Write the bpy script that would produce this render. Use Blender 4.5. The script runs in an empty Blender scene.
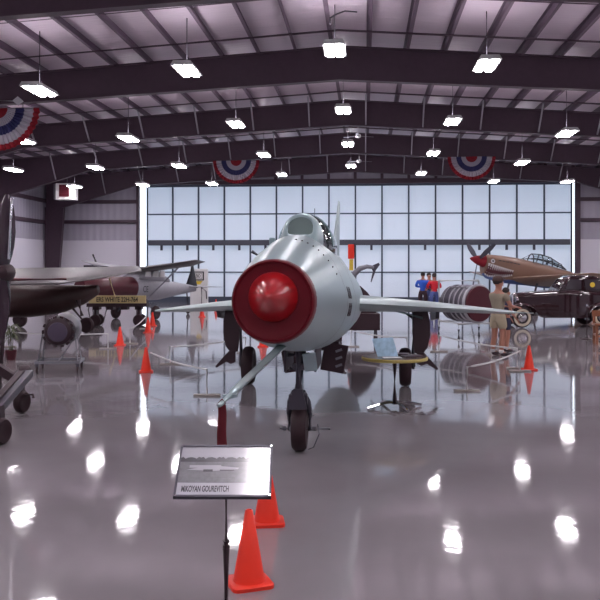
import bpy, bmesh, math, random
from mathutils import Vector, Matrix
random.seed(7)
PI = math.pi
R = math.radians
SC = bpy.context.scene
COL = SC.collection
ALPHA = math.atan(0.0765)          # the hangar's long axis against the view axis
F, H, HOR = 850.0, 2.05, 266.0      # focal length (px), camera height, horizon row

# ------------------------------------------------------------------ materials
def mat(name, col, rough=0.5, metal=0.0, spec=0.5, bump=0.0, bscale=20.0, var=0.0, vscale=6.0, coat=0.0, coatr=0.05,
        trans=0.0, ior=1.45, emit=None, estr=0.0):
    m = bpy.data.materials.new(name); m.use_nodes = True
    nt = m.node_tree; b = nt.nodes['Principled BSDF']
    b.inputs['Base Color'].default_value = (*col, 1)
    b.inputs['Roughness'].default_value = rough
    b.inputs['Metallic'].default_value = metal
    b.inputs['Specular IOR Level'].default_value = spec
    b.inputs['IOR'].default_value = ior
    if coat: b.inputs['Coat Weight'].default_value = coat; b.inputs['Coat Roughness'].default_value = coatr
    if trans: b.inputs['Transmission Weight'].default_value = trans
    if emit: b.inputs['Emission Color'].default_value = (*emit, 1); b.inputs['Emission Strength'].default_value = estr
    if bump or var:
        tc = nt.nodes.new('ShaderNodeTexCoord')
    if bump:
        n = nt.nodes.new('ShaderNodeTexNoise'); n.inputs['Scale'].default_value = bscale; n.inputs['Detail'].default_value = 3
        bp = nt.nodes.new('ShaderNodeBump'); bp.inputs['Strength'].default_value = bump; bp.inputs['Distance'].default_value = 0.02
        nt.links.new(tc.outputs['Object'], n.inputs['Vector']); nt.links.new(n.outputs['Fac'], bp.inputs['Height'])
        nt.links.new(bp.outputs['Normal'], b.inputs['Normal'])
    if var:
        n = nt.nodes.new('ShaderNodeTexNoise'); n.inputs['Scale'].default_value = vscale; n.inputs['Detail'].default_value = 4
        mx = nt.nodes.new('ShaderNodeMix'); mx.data_type = 'RGBA'
        mx.inputs['A'].default_value = (*[c * (1 - var) for c in col], 1)
        mx.inputs['B'].default_value = (*[min(1, c * (1 + var)) for c in col], 1)
        nt.links.new(tc.outputs['Object'], n.inputs['Vector']); nt.links.new(n.outputs['Fac'], mx.inputs['Factor'])
        nt.links.new(mx.outputs['Result'], b.inputs['Base Color'])
    return m

M = {}
M['steel'] = mat('steel_primer', (.068, .040, .060), .5, var=.15)
M['purlin'] = mat('purlin_primer', (.13, .09, .13), .5)
M['brace'] = mat('galvanised', (.42, .42, .46), .4, .5)
M['liner'] = mat('white_liner', (.74, .72, .80), .5, bump=.1, bscale=3)
M['silver'] = mat('silver_paint', (.32, .43, .45), .33, .45, var=.10, vscale=1.3, bump=.02, bscale=6)
M['silver2'] = mat('silver_wing', (.36, .45, .46), .36, .35, var=.07, vscale=2)
M['red'] = mat('red_gloss', (.115, .003, .010), .45, 0, .3)
M['redc'] = mat('red_cone', (.34, .006, .010), .30, coat=.5, coatr=.12)
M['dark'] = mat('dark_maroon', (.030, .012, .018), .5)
M['rubber'] = mat('tyre_rubber', (.028, .010, .015), .6)
M['black'] = mat('black_satin', (.012, .010, .014), .35)
M['grey'] = mat('grey_metal', (.22, .22, .25), .4, .5)
M['greyd'] = mat('dark_grey_metal', (.07, .065, .085), .4, .4)
M['chrome'] = mat('chrome', (.8, .8, .82), .1, 1.0)
M['glass'] = mat('smoked_glass', (.05, .08, .08), .04, 0, .8, trans=.25, ior=1.45)
M['glassf'] = mat('windscreen_glass', (.16, .22, .21), .12, 0, .6, trans=.15)
M['cone'] = mat('cone_orange', (.86, .035, .012), .45, bump=.05)
M['coneb'] = mat('cone_base', (.80, .035, .015), .5)
M['pvc'] = mat('white_pvc', (.62, .62, .62), .35)
M['foot'] = mat('barrier_foot', (.36, .33, .30), .5)
M['white'] = mat('white_paint', (.72, .72, .72), .4)
M['yellow'] = mat('yellow_paint', (.72, .52, .05), .4)
M['cream'] = mat('cream_yellow', (.62, .50, .25), .5)
M['wood'] = mat('table_edge', (.42, .34, .10), .35)
M['tabletop'] = mat('table_top', (.17, .12, .10), .22, var=.2)
M['paper'] = mat('paper', (.70, .72, .75), .6)
M['bluecard'] = mat('blue_card', (.36, .55, .72), .45, var=.45, vscale=14)
M['skin'] = mat('skin', (.42, .19, .13), .5)
M['hair'] = mat('hair', (.02, .012, .012), .6)
M['olive'] = mat('dark_olive_fabric', (.036, .013, .013), .45, var=.35, vscale=1.5)
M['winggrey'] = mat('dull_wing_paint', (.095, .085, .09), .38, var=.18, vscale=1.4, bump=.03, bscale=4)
M['tan'] = mat('desert_tan', (.26, .155, .11), .35, var=.2, vscale=.8)
M['belly'] = mat('belly_blue', (.10, .16, .40), .4)
M['maroon'] = mat('maroon_paint', (.075, .010, .018), .3)
M['carpaint'] = mat('car_black_cherry', (.022, .006, .009), .12, coat=1.0, coatr=.03)
M['leaf'] = mat('leaf', (.09, .11, .05), .5)
M['woodbrown'] = mat('brown_wood', (.22, .08, .04), .4, var=.3)
M['jetred'] = mat('streamer_red', (.12, .004, .012), .7, bump=.1)

def finish(nt, shader):
    o = nt.nodes['Material Output']; nt.links.new(shader, o.inputs['Surface'])

def mk_floor():
    m = bpy.data.materials.new('epoxy_floor'); m.use_nodes = True; nt = m.node_tree; b = nt.nodes['Principled BSDF']
    tc = nt.nodes.new('ShaderNodeTexCoord')
    n = nt.nodes.new('ShaderNodeTexNoise'); n.inputs['Scale'].default_value = .45; n.inputs['Detail'].default_value = 5
    cr = nt.nodes.new('ShaderNodeValToRGB')
    cr.color_ramp.elements[0].position = .3; cr.color_ramp.elements[0].color = (.225, .205, .22, 1)
    cr.color_ramp.elements[1].position = .7; cr.color_ramp.elements[1].color = (.295, .27, .29, 1)
    nt.links.new(tc.outputs['Object'], n.inputs['Vector']); nt.links.new(n.outputs['Fac'], cr.inputs['Fac'])
    nt.links.new(cr.outputs['Color'], b.inputs['Base Color'])
    b.inputs['Roughness'].default_value = .05
    b.inputs['IOR'].default_value = 1.62
    n2 = nt.nodes.new('ShaderNodeTexNoise'); n2.inputs['Scale'].default_value = 5.0; n2.inputs['Detail'].default_value = 4
    bp = nt.nodes.new('ShaderNodeBump'); bp.inputs['Strength'].default_value = .09; bp.inputs['Distance'].default_value = .010
    nt.links.new(tc.outputs['Object'], n2.inputs['Vector']); nt.links.new(n2.outputs['Fac'], bp.inputs['Height'])
    nt.links.new(bp.outputs['Normal'], b.inputs['Normal'])
    return m
M['floor'] = mk_floor()

def mk_quilt(name, col, rough, vs, bs):
    """soft vinyl insulation: fine wrinkles, faintly glossy"""
    m = mat(name, col, rough, 0, .5)
    nt = m.node_tree; b = nt.nodes['Principled BSDF']
    tc = nt.nodes.new('ShaderNodeTexCoord'); mp = nt.nodes.new('ShaderNodeMapping'); mp.inputs['Scale'].default_value = vs
    n = nt.nodes.new('ShaderNodeTexNoise'); n.inputs['Scale'].default_value = 1.0; n.inputs['Detail'].default_value = 6
    bp = nt.nodes.new('ShaderNodeBump'); bp.inputs['Strength'].default_value = bs; bp.inputs['Distance'].default_value = .05
    nt.links.new(tc.outputs['Object'], mp.inputs['Vector']); nt.links.new(mp.outputs['Vector'], n.inputs['Vector'])
    nt.links.new(n.outputs['Fac'], bp.inputs['Height']); nt.links.new(bp.outputs['Normal'], b.inputs['Normal'])
    return m
M['quilt'] = mk_quilt('roof_insulation', (.66, .57, .65), .40, (1.2, 8, 2), .8)

def mk_door():
    m = mk_quilt('door_insulation', (.78, .80, .84), .38, (9, 9, 14), .35); nt = m.node_tree
    b = nt.nodes['Principled BSDF']
    t = nt.nodes.new('ShaderNodeBsdfTranslucent'); t.inputs['Color'].default_value = (.90, .95, 1, 1)
    mx = nt.nodes.new('ShaderNodeMixShader'); mx.inputs['Fac'].default_value = .32
    nt.links.new(b.outputs['BSDF'], mx.inputs[1]); nt.links.new(t.outputs['BSDF'], mx.inputs[2]); finish(nt, mx.outputs['Shader'])
    return m
M['door'] = mk_door()

def mk_corr():
    m = mat('corrugated_wall', (.42, .40, .48), .45)
    nt = m.node_tree; b = nt.nodes['Principled BSDF']
    tc = nt.nodes.new('ShaderNodeTexCoord'); w = nt.nodes.new('ShaderNodeTexWave'); w.inputs['Scale'].default_value = 1.6
    mp = nt.nodes.new('ShaderNodeMapping'); mp.inputs['Scale'].default_value = (1, 1, 0)
    bp = nt.nodes.new('ShaderNodeBump'); bp.inputs['Strength'].default_value = .5; bp.inputs['Distance'].default_value = .04
    w.bands_direction = 'DIAGONAL'
    nt.links.new(tc.outputs['Object'], mp.inputs['Vector']); nt.links.new(mp.outputs['Vector'], w.inputs['Vector'])
    nt.links.new(w.outputs['Fac'], bp.inputs['Height']); nt.links.new(bp.outputs['Normal'], b.inputs['Normal'])
    return m
M['corr'] = mk_corr()
LAMP = 55.0
M['lamp'] = mat('lamp_tube', (1, 1, 1), .5, emit=(1.0, .93, .98), estr=LAMP)
M['roof_fill'] = mat('added_roof_glow', (1, 1, 1), .5, emit=(1.0, .92, .98), estr=30)  # glow added to brighten the roof and steel frames
M['lampbody'] = mat('lamp_housing', (.6, .6, .6), .4)

# ------------------------------------------------------------------ mesh builder
def frame_of(d):
    d = Vector(d).normalized()
    up = Vector((0, 0, 1)) if abs(d.z) < .95 else Vector((1, 0, 0))
    x = d.cross(up).normalized(); y = x.cross(d).normalized()
    return x, y, d

class MB:
    def __init__(self, X=None):
        self.bm = bmesh.new(); self.X = X or Matrix.Identity(4); self.mi = 0; self.mats = []
    def m(self, name):
        mt = M[name] if isinstance(name, str) else name
        if mt not in self.mats: self.mats.append(mt)
        self.mi = self.mats.index(mt); return self
    def v(self, p): return self.bm.verts.new(self.X @ Vector(p))
    def f(self, vs):
        try:
            fa = self.bm.faces.new(vs); fa.material_index = self.mi; return fa
        except ValueError: return None
    def rings(self, rs, cap=True, closed=True):
        V = [[self.v(p) for p in r] for r in rs]
        for a, b in zip(V, V[1:]):
            n = len(a)
            for i in range(n if closed else n - 1):
                self.f([a[i], a[(i + 1) % n], b[(i + 1) % n], b[i]])
        if cap: self.f(list(reversed(V[0]))); self.f(V[-1])
        return self
    def box(self, c, s, rot=None):
        c = Vector(c); h = Vector(s) / 2; Q = rot or Matrix.Identity(3)
        P = [c + Q @ Vector((sx * h.x, sy * h.y, sz * h.z)) for sz in (-1, 1) for sx, sy in ((-1, -1), (1, -1), (1, 1), (-1, 1))]
        V = [self.v(p) for p in P]
        for q in ((0, 3, 2, 1), (4, 5, 6, 7), (0, 1, 5, 4), (1, 2, 6, 5), (2, 3, 7, 6), (3, 0, 4, 7)): self.f([V[i] for i in q])
        return self
    def bar(self, a, b, w, h):
        """rectangular bar from a to b"""
        a = Vector(a); b = Vector(b); x, y, d = frame_of(b - a)
        self.rings([[p + x * w / 2 * i + y * h / 2 * j for i, j in ((-1, -1), (1, -1), (1, 1), (-1, 1))] for p in (a, b)])
        return self
    def tube(self, pts, r, n=8):
        pts = [Vector(p) for p in pts]; rs = r if isinstance(r, (list, tuple)) else [r] * len(pts); rg = []
        px = None
        for i, p in enumerate(pts):
            d = (pts[min(i + 1, len(pts) - 1)] - pts[max(i - 1, 0)])
            x, y, d = frame_of(d)
            if px is not None:
                x = (px - d * px.dot(d)).normalized(); y = d.cross(x)
            px = x
            rg.append([p + (x * math.cos(t) + y * math.sin(t)) * rs[i] for t in [2 * PI * k / n for k in range(n)]])
        self.rings(rg); return self
    def lathe(self, prof, o=(0, 0, 0), d=(0, 0, 1), n=24, cap=True):
        """prof: (radius, distance along d)"""
        x, y, d = frame_of(d); o = Vector(o)
        self.rings([[o + d * t + (x * math.cos(a) + y * math.sin(a)) * max(r, 1e-4) for a in [2 * PI * k / n for k in range(n)]] for r, t in prof], cap)
        return self
    def prism(self, poly, off, o=(0, 0, 0), ax=(1, 0, 0), ay=(0, 0, 1)):
        """polygon in plane (ax, ay) at o, extruded by vector off (centred)"""
        o = Vector(o); ax = Vector(ax); ay = Vector(ay); off = Vector(off)
        self.rings([[o + ax * a + ay * b - off / 2 for a, b in poly], [o + ax * a + ay * b + off / 2 for a, b in poly]]); return self
    def build(self, name, parent=None, sharp=35, bevel=0.0, loc=None, rz=0.0, thing=None):
        bm = self.bm
        bmesh.ops.recalc_face_normals(bm, faces=bm.faces)
        me = bpy.data.meshes.new(name); bm.to_mesh(me); bm.free()
        for mt in self.mats: me.materials.append(mt)
        me.shade_smooth(); me.set_sharp_from_angle(angle=R(sharp))
        o = bpy.data.objects.new(name, me); COL.objects.link(o)
        if parent: o.parent = parent
        if loc: o.location = loc
        if rz: o.rotation_euler.z = rz
        if bevel:
            b = o.modifiers.new('bevel', 'BEVEL'); b.width = bevel; b.segments = 2; b.limit_method = 'ANGLE'
        if thing: tag(o, *thing)
        return o

def tag(o, label, cat, group=None, kind=None):
    o['label'] = label; o['category'] = cat
    if group: o['group'] = group
    if kind: o['kind'] = kind
    return o
def empty(name, loc, rz=0.0, label=None, cat=None, group=None):
    o = bpy.data.objects.new(name, None); COL.objects.link(o); o.location = loc; o.rotation_euler.z = rz
    o.empty_display_size = .2
    if label: tag(o, label, cat, group)
    return o
def copy_tree(o, parent=None):
    c = o.copy(); COL.objects.link(c); c.parent = parent
    for ch in list(o.children): copy_tree(ch, c)
    return c
def struct(o, parent=None):
    o['kind'] = 'structure'; return o
def hx(U, V, z=0):
    c, s = math.cos(ALPHA), math.sin(ALPHA)
    return Vector((U * c + V * s, -U * s + V * c, z))
def G(x, y):
    """ground point seen at (x, y)"""
    Y = F * H / (y - HOR); return Vector(((x - 300) / F * Y, Y, 0))
def P(x, y, Y): return Vector(((x - 300) / F * Y, Y, H - (y - HOR) / F * Y))

# ------------------------------------------------------------------ camera, world
cd = bpy.data.cameras.new('camera'); cam = bpy.data.objects.new('camera', cd); COL.objects.link(cam)
cam.location = (0, 0, H); cam.rotation_euler = (PI / 2, 0, 0)
cd.sensor_width = 36; cd.lens = 36 * F / 600; cd.shift_y = -(300 - HOR) / 600; cd.clip_end = 300
SC.camera = cam
w = bpy.data.worlds.new('daylight'); SC.world = w; w.use_nodes = True
bg = w.node_tree.nodes['Background']; bg.inputs['Color'].default_value = (.80, .88, 1, 1); bg.inputs['Strength'].default_value = 2.9
SC.view_settings.view_transform = 'Standard'; SC.view_settings.look = 'None'; SC.view_settings.gamma = 1
SC.view_settings.use_curve_mapping = False; SC.view_settings.exposure = 0.22
SC.cycles.use_denoising = True
SC.cycles.max_bounces = 8; SC.cycles.diffuse_bounces = 5; SC.cycles.glossy_bounces = 4; SC.cycles.sample_clamp_indirect = 8

# ------------------------------------------------------------------ hangar shell (built in hangar axes, turned by -ALPHA)
UL, UR, UC, V0, V1 = -17.9, 16.3, -0.7, -12.0, 47.2
RZ = -ALPHA
def ztop(U): return 8.30 - .066 * abs(U - UC)
b = MB().m('floor'); b.box(((UL + UR) / 2, (V0 + V1 + 3) / 2, -.1), (UR - UL + .4, V1 + 3 - V0, .2)); struct(b.build('floor', rz=RZ))
b = MB().m('quilt')
b.prism([(UL - .2, ztop(UL - .2)), (UC, ztop(UC)), (UR + .2, ztop(UR + .2)), (UR + .2, ztop(UR + .2) + .15), (UC, ztop(UC) + .15), (UL - .2, ztop(UL - .2) + .15)],
        (0, V1 - V0 + .4, 0), o=(0, (V0 + V1) / 2, 0))
struct(b.build('ceiling', rz=RZ))
ZL = 3.5
def side_wall(name, U, s):
    b = MB().m('liner').box((U, (V0 + V1) / 2, ZL / 2), (.12, V1 - V0, ZL))
    b.m('corr').box((U + s * .03, (V0 + V1) / 2, (ZL + ztop(U)) / 2), (.12, V1 - V0, ztop(U) - ZL))
    b.m('steel')
    for z in (4.5, 5.7): b.box((U - s * .12, (V0 + V1) / 2, z), (.12, V1 - V0, .20))
    return struct(b.build(name, rz=RZ))
side_wall('wall_left', UL - .06, -1); side_wall('wall_right', UR + .06, 1)
b = MB().m('liner').box(((UL + UR) / 2, V0, 4), (UR - UL, .12, 8.4)); struct(b.build('wall_rear', rz=RZ))
DL, DR = -12.35, 11.28      # door opening
DTOP = 6.62
def end_wall():
    b = MB()
    for u0, u1 in ((UL, DL - .34), (DR + .11, UR)):
        b.m('liner').box(((u0 + u1) / 2, V1 + .06, ZL / 2), (u1 - u0, .12, ZL))
        b.m('corr').prism([(u0 - .15, ZL), (u1, ZL), (u1, ztop(u1) + .05), (u0 - .15, ztop(u0 - .15) + .05)] if u0 < 0 else [(u0, ZL), (u1 + .15, ZL), (u1 + .15, ztop(u1 + .15) + .05), (u0, ztop(u0) + .05)], (0, .12, 0), o=(0, V1 + .09, 0))
        b.m('steel')
        for z in (4.55, 5.68): b.box(((u0 + u1) / 2, V1 - .06, z), (u1 - u0, .12, .20))
    # over the door
    b.m('corr').prism([(DL - .42, DTOP + .25), (DR + .34, DTOP + .25), (DR + .34, ztop(DR + .34) + .08), (UC, ztop(UC) + .08), (DL - .42, ztop(DL - .42) + .08)], (0, .1, 0), o=(0, V1 + .1, 0))
    b.m('steel').box(((DL + DR) / 2, V1 + .02, DTOP + .13), (DR - DL + 1.0, .3, .26))
    k = 0
    U = DL
    while U < DR + .1:
        b.box((U, V1 - .02, (DTOP + 8) / 2), (.16, .14, 8 - DTOP)); U += 1.476 * 1.0
    # jambs
    b.box((DL - .42, V1 - .02, 3.4), (.16, .3, 6.8)); b.box((DR + .22, V1 - .02, 3.4), (.26, .3, 6.8))
    return struct(b.build('wall_end', rz=RZ))
end_wall()

# sliding hangar door
dv = V1 + .35
door = empty('door_1', hx((DL + DR) / 2, dv), RZ); door['kind'] = 'structure'
W = DR - DL; NP = 16; pw = W / NP
zr = [.28, 1.70, 3.36, 4.98, DTOP - .02]
b = MB().m('door').box((0, .05, (DTOP + .28) / 2), (W, .03, DTOP - .28)); struct(b.build('door_panel', door))
M['mullion'] = mat('mullion_blue_grey', (.055, .068, .10), .5)
b = MB().m('mullion')
for i in range(NP + 1):
    b.box((-W / 2 + i * pw, -.02, DTOP / 2), (.085, .10, DTOP))
for z in (1.70, 4.98): b.box((0, -.02, z), (W, .08, .07))
b.box((0, -.02, DTOP - .04), (W, .1, .12)); b.box((0, -.02, .16), (W, .12, .32))
struct(b.build('door_frame', door))
b = MB().m(mat('girder_blue_grey', (.075, .08, .105), .5)).box((0, -.22, 3.36), (W - .3, .30, .30)); b.box((0, -.36, 3.36), (W - .3, .04, .10)); struct(b.build('door_girder', door))
for i in range(NP):
    if i % 2 == 0 or i in (1, 3, 13):
        b = MB().m('greyd').box((-W / 2 + (i + .6) * pw, -.25, 3.08), (.13, .10, .30)); struct(b.build('door_bracket', door))

# rigid frames
def zbot(U):
    d = abs(U - UC)
    z = 7.19 - .056 * d
    if d > 12.0: z -= .235 * (d - 12.0)
    return z
b = None
FR = [15.9 - 7.6 * 3, 15.9 - 15.2, 15.9 - 7.6, 15.9, 23.5, 31.1, 38.7, 46.3]
for fi, V in enumerate(FR):
    fr = empty('trim_%d' % (fi + 1), hx(0, V), RZ); fr['kind'] = 'structure'
    b = MB().m('steel')
    us = [UL + 1.05, -14.5, -12.7, -8, -4, UC, 3, 7, 11.3, 13, UR - 1.05]
    top = [(u, ztop(u) - .20) for u in us]; bot = [(u, zbot(u)) for u in us]
    b.prism([(UL + .12, ztop(UL) - .2)] + top + [(UR - .12, ztop(UR) - .2)] + [(UR - .12, zbot(UR - 1.05))] + list(reversed(bot)) + [(UL + .12, zbot(UL + 1.05))], (0, .03, 0))
    for a, c in zip(bot, bot[1:]): b.bar((a[0], 0, a[1]), (c[0], 0, c[1]), .26, .03)
    for a, c in zip(top, top[1:]): b.bar((a[0], 0, a[1]), (c[0], 0, c[1]), .26, .03)
    struct(b.build('rafter', fr, sharp=20))
    for s, Uw in ((-1, UL), (1, UR)):
        b = MB().m('steel')
        zt = zbot(Uw - s * 1.05) + .02
        xo, xi, xb = Uw - s * .12, Uw - s * 1.15, Uw - s * .75
        b.prism([(xo, 0), (xb, 0), (xi, zt), (xo, zt)], (0, .03, 0))
        b.bar((xb, 0, 0), (xi, 0, zt), .30, .04); b.bar((xo, 0, 0), (xo, 0, zt), .30, .03)
        b.box(((xo + xb) / 2, 0, .015), (abs(xo - xb) + .2, .36, .03))
        struct(b.build('column', fr, sharp=20))
    if V > 26:
        u = UC - 15.75
        k = 0
        while u < UR - 1:
            if abs(u) < 30 and u > UL + 2:
                b = MB().m('brace').bar((u, -.85, ztop(u) - .12), (u, -.02, zbot(u) + .06), .05, .05)
                struct(b.build('flange_brace', fr))
            u += 2.06; k += 1
# purlins
u = UC - 16.7; pi_ = 0
while u < UR - .2:
    b = MB().m('purlin')
    L = V1 - V0
    b.box((0, 0, -.10), (.022, L, .20)); b.box((.035, 0, -.19), (.07, L, .018)); b.box((-.035, 0, -.01), (.07, L, .018))
    o = b.build('roof_purlin', loc=hx(u, (V0 + V1) / 2, ztop(u)), rz=RZ); struct(o)
    u += 1.03
# bracing rods across the purlins
for i, V in enumerate([fv - 1.75 for fv in FR[3:]] + [fv - 4.7 for fv in FR[3:]]):
    b = MB().m('steel' if i < 5 else 'purlin')
    r_ = .028 if i < 5 else .014
    b.tube([(UL, V, ztop(UL) - .22), (UC, V, ztop(UC) - .22), (UR, V, ztop(UR) - .22)], r_, 6)
    struct(b.build('roof_tie', rz=RZ))

# ------------------------------------------------------------------ hanging lamps
def lamp_proto():
    e = empty('hanging_lamp', (0, 0, 0), RZ)
    b = MB().m('lampbody')
    b.rings([[(sx * .26, sy * .60, .0) for sx, sy in ((-1, -1), (1, -1), (1, 1), (-1, 1))], [(sx * .20, sy * .60, .10) for sx, sy in ((-1, -1), (1, -1), (1, 1), (-1, 1))]])
    b.build('housing', e)
    for s in (-1, 1):
        b = MB().m('lamp').box((s * .115, 0, -.018), (.15, 1.06, .035)); b.build('tube_panel', e, bevel=.008)
    b = MB().m('roof_fill').box((0, 0, .102), (.16, .95, .004)); b.build('roof_fill_strip', e)  # added upward-glowing strip, hidden from below, lifts the dark roof
    b = MB().m('greyd').tube([(0, 0, .15), (0, 0, .72)], .012, 5); b.build('hanger', e)
    return e
ROWS = {42.5: 'first row from the door', 34.9: 'second row from the door', 27.3: 'third row from the door',
        19.7: 'fourth row from the door', 12.1: 'fifth row from the door', 4.5: 'sixth row from the door', -3.1: 'seventh row from the door'}
ORD = ['', 'first', 'second', 'third', 'fourth']
lp = None
for V, rn in ROWS.items():
    for k in range(-4, 5):
        U = UC + (3.47 * abs(k) + .08 * max(0, abs(k) - 1)) * (1 if k > 0 else -1)
        z = [7.05, 6.64, 6.22, 6.18, 6.12][abs(k)]
        if lp is None: o = lp = lamp_proto()
        else: o = copy_tree(lp)
        hs = max(0.05, (ztop(U) - .2 - z - .15)) / .57
        for ch in o.children:
            if ch.name.startswith('hanger'):
                ch.scale.z = hs; ch.location.z = .15 * (1 - hs)
        o.location = hx(U, V, z)
        pos = 'under the roof ridge' if k == 0 else '%s from the ridge on the %s side' % (ORD[abs(k)], 'heater' if k < 0 else 'car')
        tag(o, 'lit lamp %s, %s' % (pos, rn), 'lamp', 'hanging high-bay lamps')
# curved conduit of the big lamp by the ridge
b = MB().m('greyd').tube([P(330, 24, 19.6), P(330, 18, 19.8), P(337, 14, 20), P(345, 11, 20.3), P(357, 12, 20.4)], .018, 6)
b.build('power_conduit', thing=('thin grey conduit bent over to the large lamp under the ridge', 'conduit'))

# ceiling fans along the ridge
def fan(px, py, Y, label):
    p = P(px, py, Y); e = empty('ceiling_fan', p, .2, label, 'fan', 'ridge ceiling fans')
    MB().m('white').tube([(0, 0, .05), (0, 0, 8.0 - p.z)], .02, 6).build('downrod', e)
    MB().m('white').lathe([(.02, -.09), (.10, -.07), (.13, 0), (.10, .07), (.02, .09)], n=14).build('motor', e)
    for k in range(3):
        a = 2 * PI * k / 3 + .2
        d = Vector((math.cos(a), math.sin(a), 0)); n = Vector((-d.y, d.x, 0.15))
        b = MB().m('brace')
        b.prism([(.1, -.04), (.7, -.07), (.74, 0), (.7, .07), (.1, .04)], (0, 0, .012), ax=d, ay=n); b.build('fan_blade', e)
fan(359, 161, 42.8, 'small pale ceiling fan on a downrod, the one lowest above the hangar door')
fan(358, 136, 35.6, 'pale ceiling fan on a downrod beside the second ridge lamp from the door')

# ------------------------------------------------------------------ buntings
def mk_cloth(name, col): return mat(name, col, .7, bump=.1, bscale=8)
M['bred'] = mk_cloth('bunting_red', (.26, .008, .02)); M['bwhite'] = mk_cloth('bunting_white', (.42, .40, .46)); M['bblue'] = mk_cloth('bunting_blue', (.03, .03, .12))
def bunting(p, r, label, rz):
    b = MB(); N = 96
    bands = [(.02, .24, 'bred'), (.24, .43, 'bwhite'), (.43, .64, 'bblue'), (.64, .86, 'bwhite'), (.86, 1.0, 'bred')]
    for r0, r1, mt in bands:
        b.m(mt); sub = 3; rg = []
        for j in range(sub + 1):
            rr = (r0 + (r1 - r0) * j / sub) * r
            rg.append([(rr * math.cos(PI + PI * i / N), .045 * rr * math.sin(i * PI / 2) + .0, rr * math.sin(PI + PI * i / N) * .98) for i in range(N + 1)])
        b.rings(rg, cap=False, closed=False)
    bmesh.ops.remove_doubles(b.bm, verts=b.bm.verts, dist=.0005)
    o = b.build('bunting_fan', loc=p, rz=rz, sharp=80)
    s = o.modifiers.new('thick', 'SOLIDIFY'); s.thickness = .012
    tag(o, label, 'bunting', 'patriotic half-round buntings')
bunting(hx(-5.87, 38.5, 6.87), 1.07, 'red white and blue half-round bunting above the jet nose side of the door', RZ)
bunting(hx(4.75, 38.5, 6.94), 1.06, 'red white and blue half-round bunting hanging above the tan fighter', RZ)
bunting(hx(-10.35, 23.3, 6.50), 1.22, 'large bunting cut by the picture edge, under the big beam', RZ)

# unit heater on the end frame
e = empty('unit_heater', P(67, 192, 44.5), 0, 'white box heater with dark square grille hung before the column', 'heater')
b = MB().m('white').box((0, 0, 0), (1.0, .7, .85)); b.build('casing', e, bevel=.02)
MB().m('grey').box((-.56, .02, 0), (.12, .6, .80)).build('side_panel', e)
b = MB().m('maroon').box((-.05, -.36, .04), (.52, .04, .62))
for k in range(6): b.box((-.05, -.385, -.2 + k * .1), (.48, .03, .02))
b.build('grille', e)
MB().m('greyd').tube([(0, 0, .42), (0, 0, 1.75)], .02, 6).build('hanger', e)

# conduit with a diamond sensor at the near beam
e = empty('beam_sensor', P(18, 101, 23.1), 0, 'small pale diamond sensor on a rod beside the large bunting', 'sensor')
MB().m('brace').prism([(-.14, 0), (0, -.12), (.14, 0), (0, .12)], (0, .08, 0)).build('sensor_head', e)
MB().m('brace').tube([(-.1, 0, 0), (-.9, 0, .03)], .02, 6).build('rod', e)

# ------------------------------------------------------------------ the silver jet fighter
YAW = math.atan(.088)
aft = Vector((math.sin(YAW), math.cos(YAW), 0))
nose = Vector((-.222, 6.94, 0))
jl = nose + aft * 5
jet = empty('jet_fighter', jl, -YAW, 'silver jet fighter with red nose cone and ring, facing the camera', 'aircraft')
PIT = R(2.3)
XJ = Matrix.Translation((0, -5, 1.762)) @ Matrix.Rotation(-PIT, 4, 'X')   # nose frame: x lateral, y aft, z up
XG = Matrix.Translation((0, -5, 0))                                        # same, level, z from floor
prof = [(0.0, .332, .332, .332), (.12, .352, .352, .352), (.5, .41, .455, .40), (1.0, .465, .56, .45), (1.6, .52, .66, .50), (2.2, .555, .715, .54), (2.8, .58, .73, .575),
        (3.5, .60, .74, .60), (4.3, .615, .78, .615), (5.0, .62, .80, .62), (6.5, .62, .76, .62), (8.5, .62, .70, .62), (10.5, .60, .62, .60), (12, .54, .54, .54), (13.1, .46, .46, .46)]
def fus_ring(w, t, bt, y, n=40):
    r = []
    for k in range(n):
        a = 2 * PI * k / n; c, s = math.cos(a), math.sin(a)
        if s > 0:
            x = w * c * (1 - .18 * s * (t / w - 1) / .3 if t > w else 1); z = t * s
        else: x = w * c; z = bt * s
        r.append((x, y, z))
    return r
b = MB(XJ).m('silver'); b.rings([fus_ring(w_, t_, b_, y_) for y_, w_, t_, b_ in prof[1:]], cap=False); b.build('fuselage', jet, sharp=60)
def rearcap():
    b = MB(XJ).m('dark'); b.lathe([(.46, 13.08), (.42, 13.12), (.40, 12.7), (.02, 12.6)], d=(0, 1, 0), n=32); b.build('exhaust_nozzle', jet)
rearcap()
b = MB(XJ).m('red'); b.lathe([(.354, .14), (.351, .10), (.346, .03), (.337, .0), (.326, -.008), (.318, .0), (.313, .012), (.30, .016), (.225, .020), (.02, .022)], d=(0, 1, 0), n=64)
b.build('intake_ring', jet, sharp=50)
b = MB(XJ).m('redc'); b.lathe([(.001, -.33), (.02, -.32), (.06, -.27), (.115, -.175), (.160, -.09), (.192, -.02), (.206, .018), (.206, .03)], o=(0, 0, .035), d=(0, 1, 0), n=64); b.build('nose_cone', jet, sharp=60)

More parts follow.
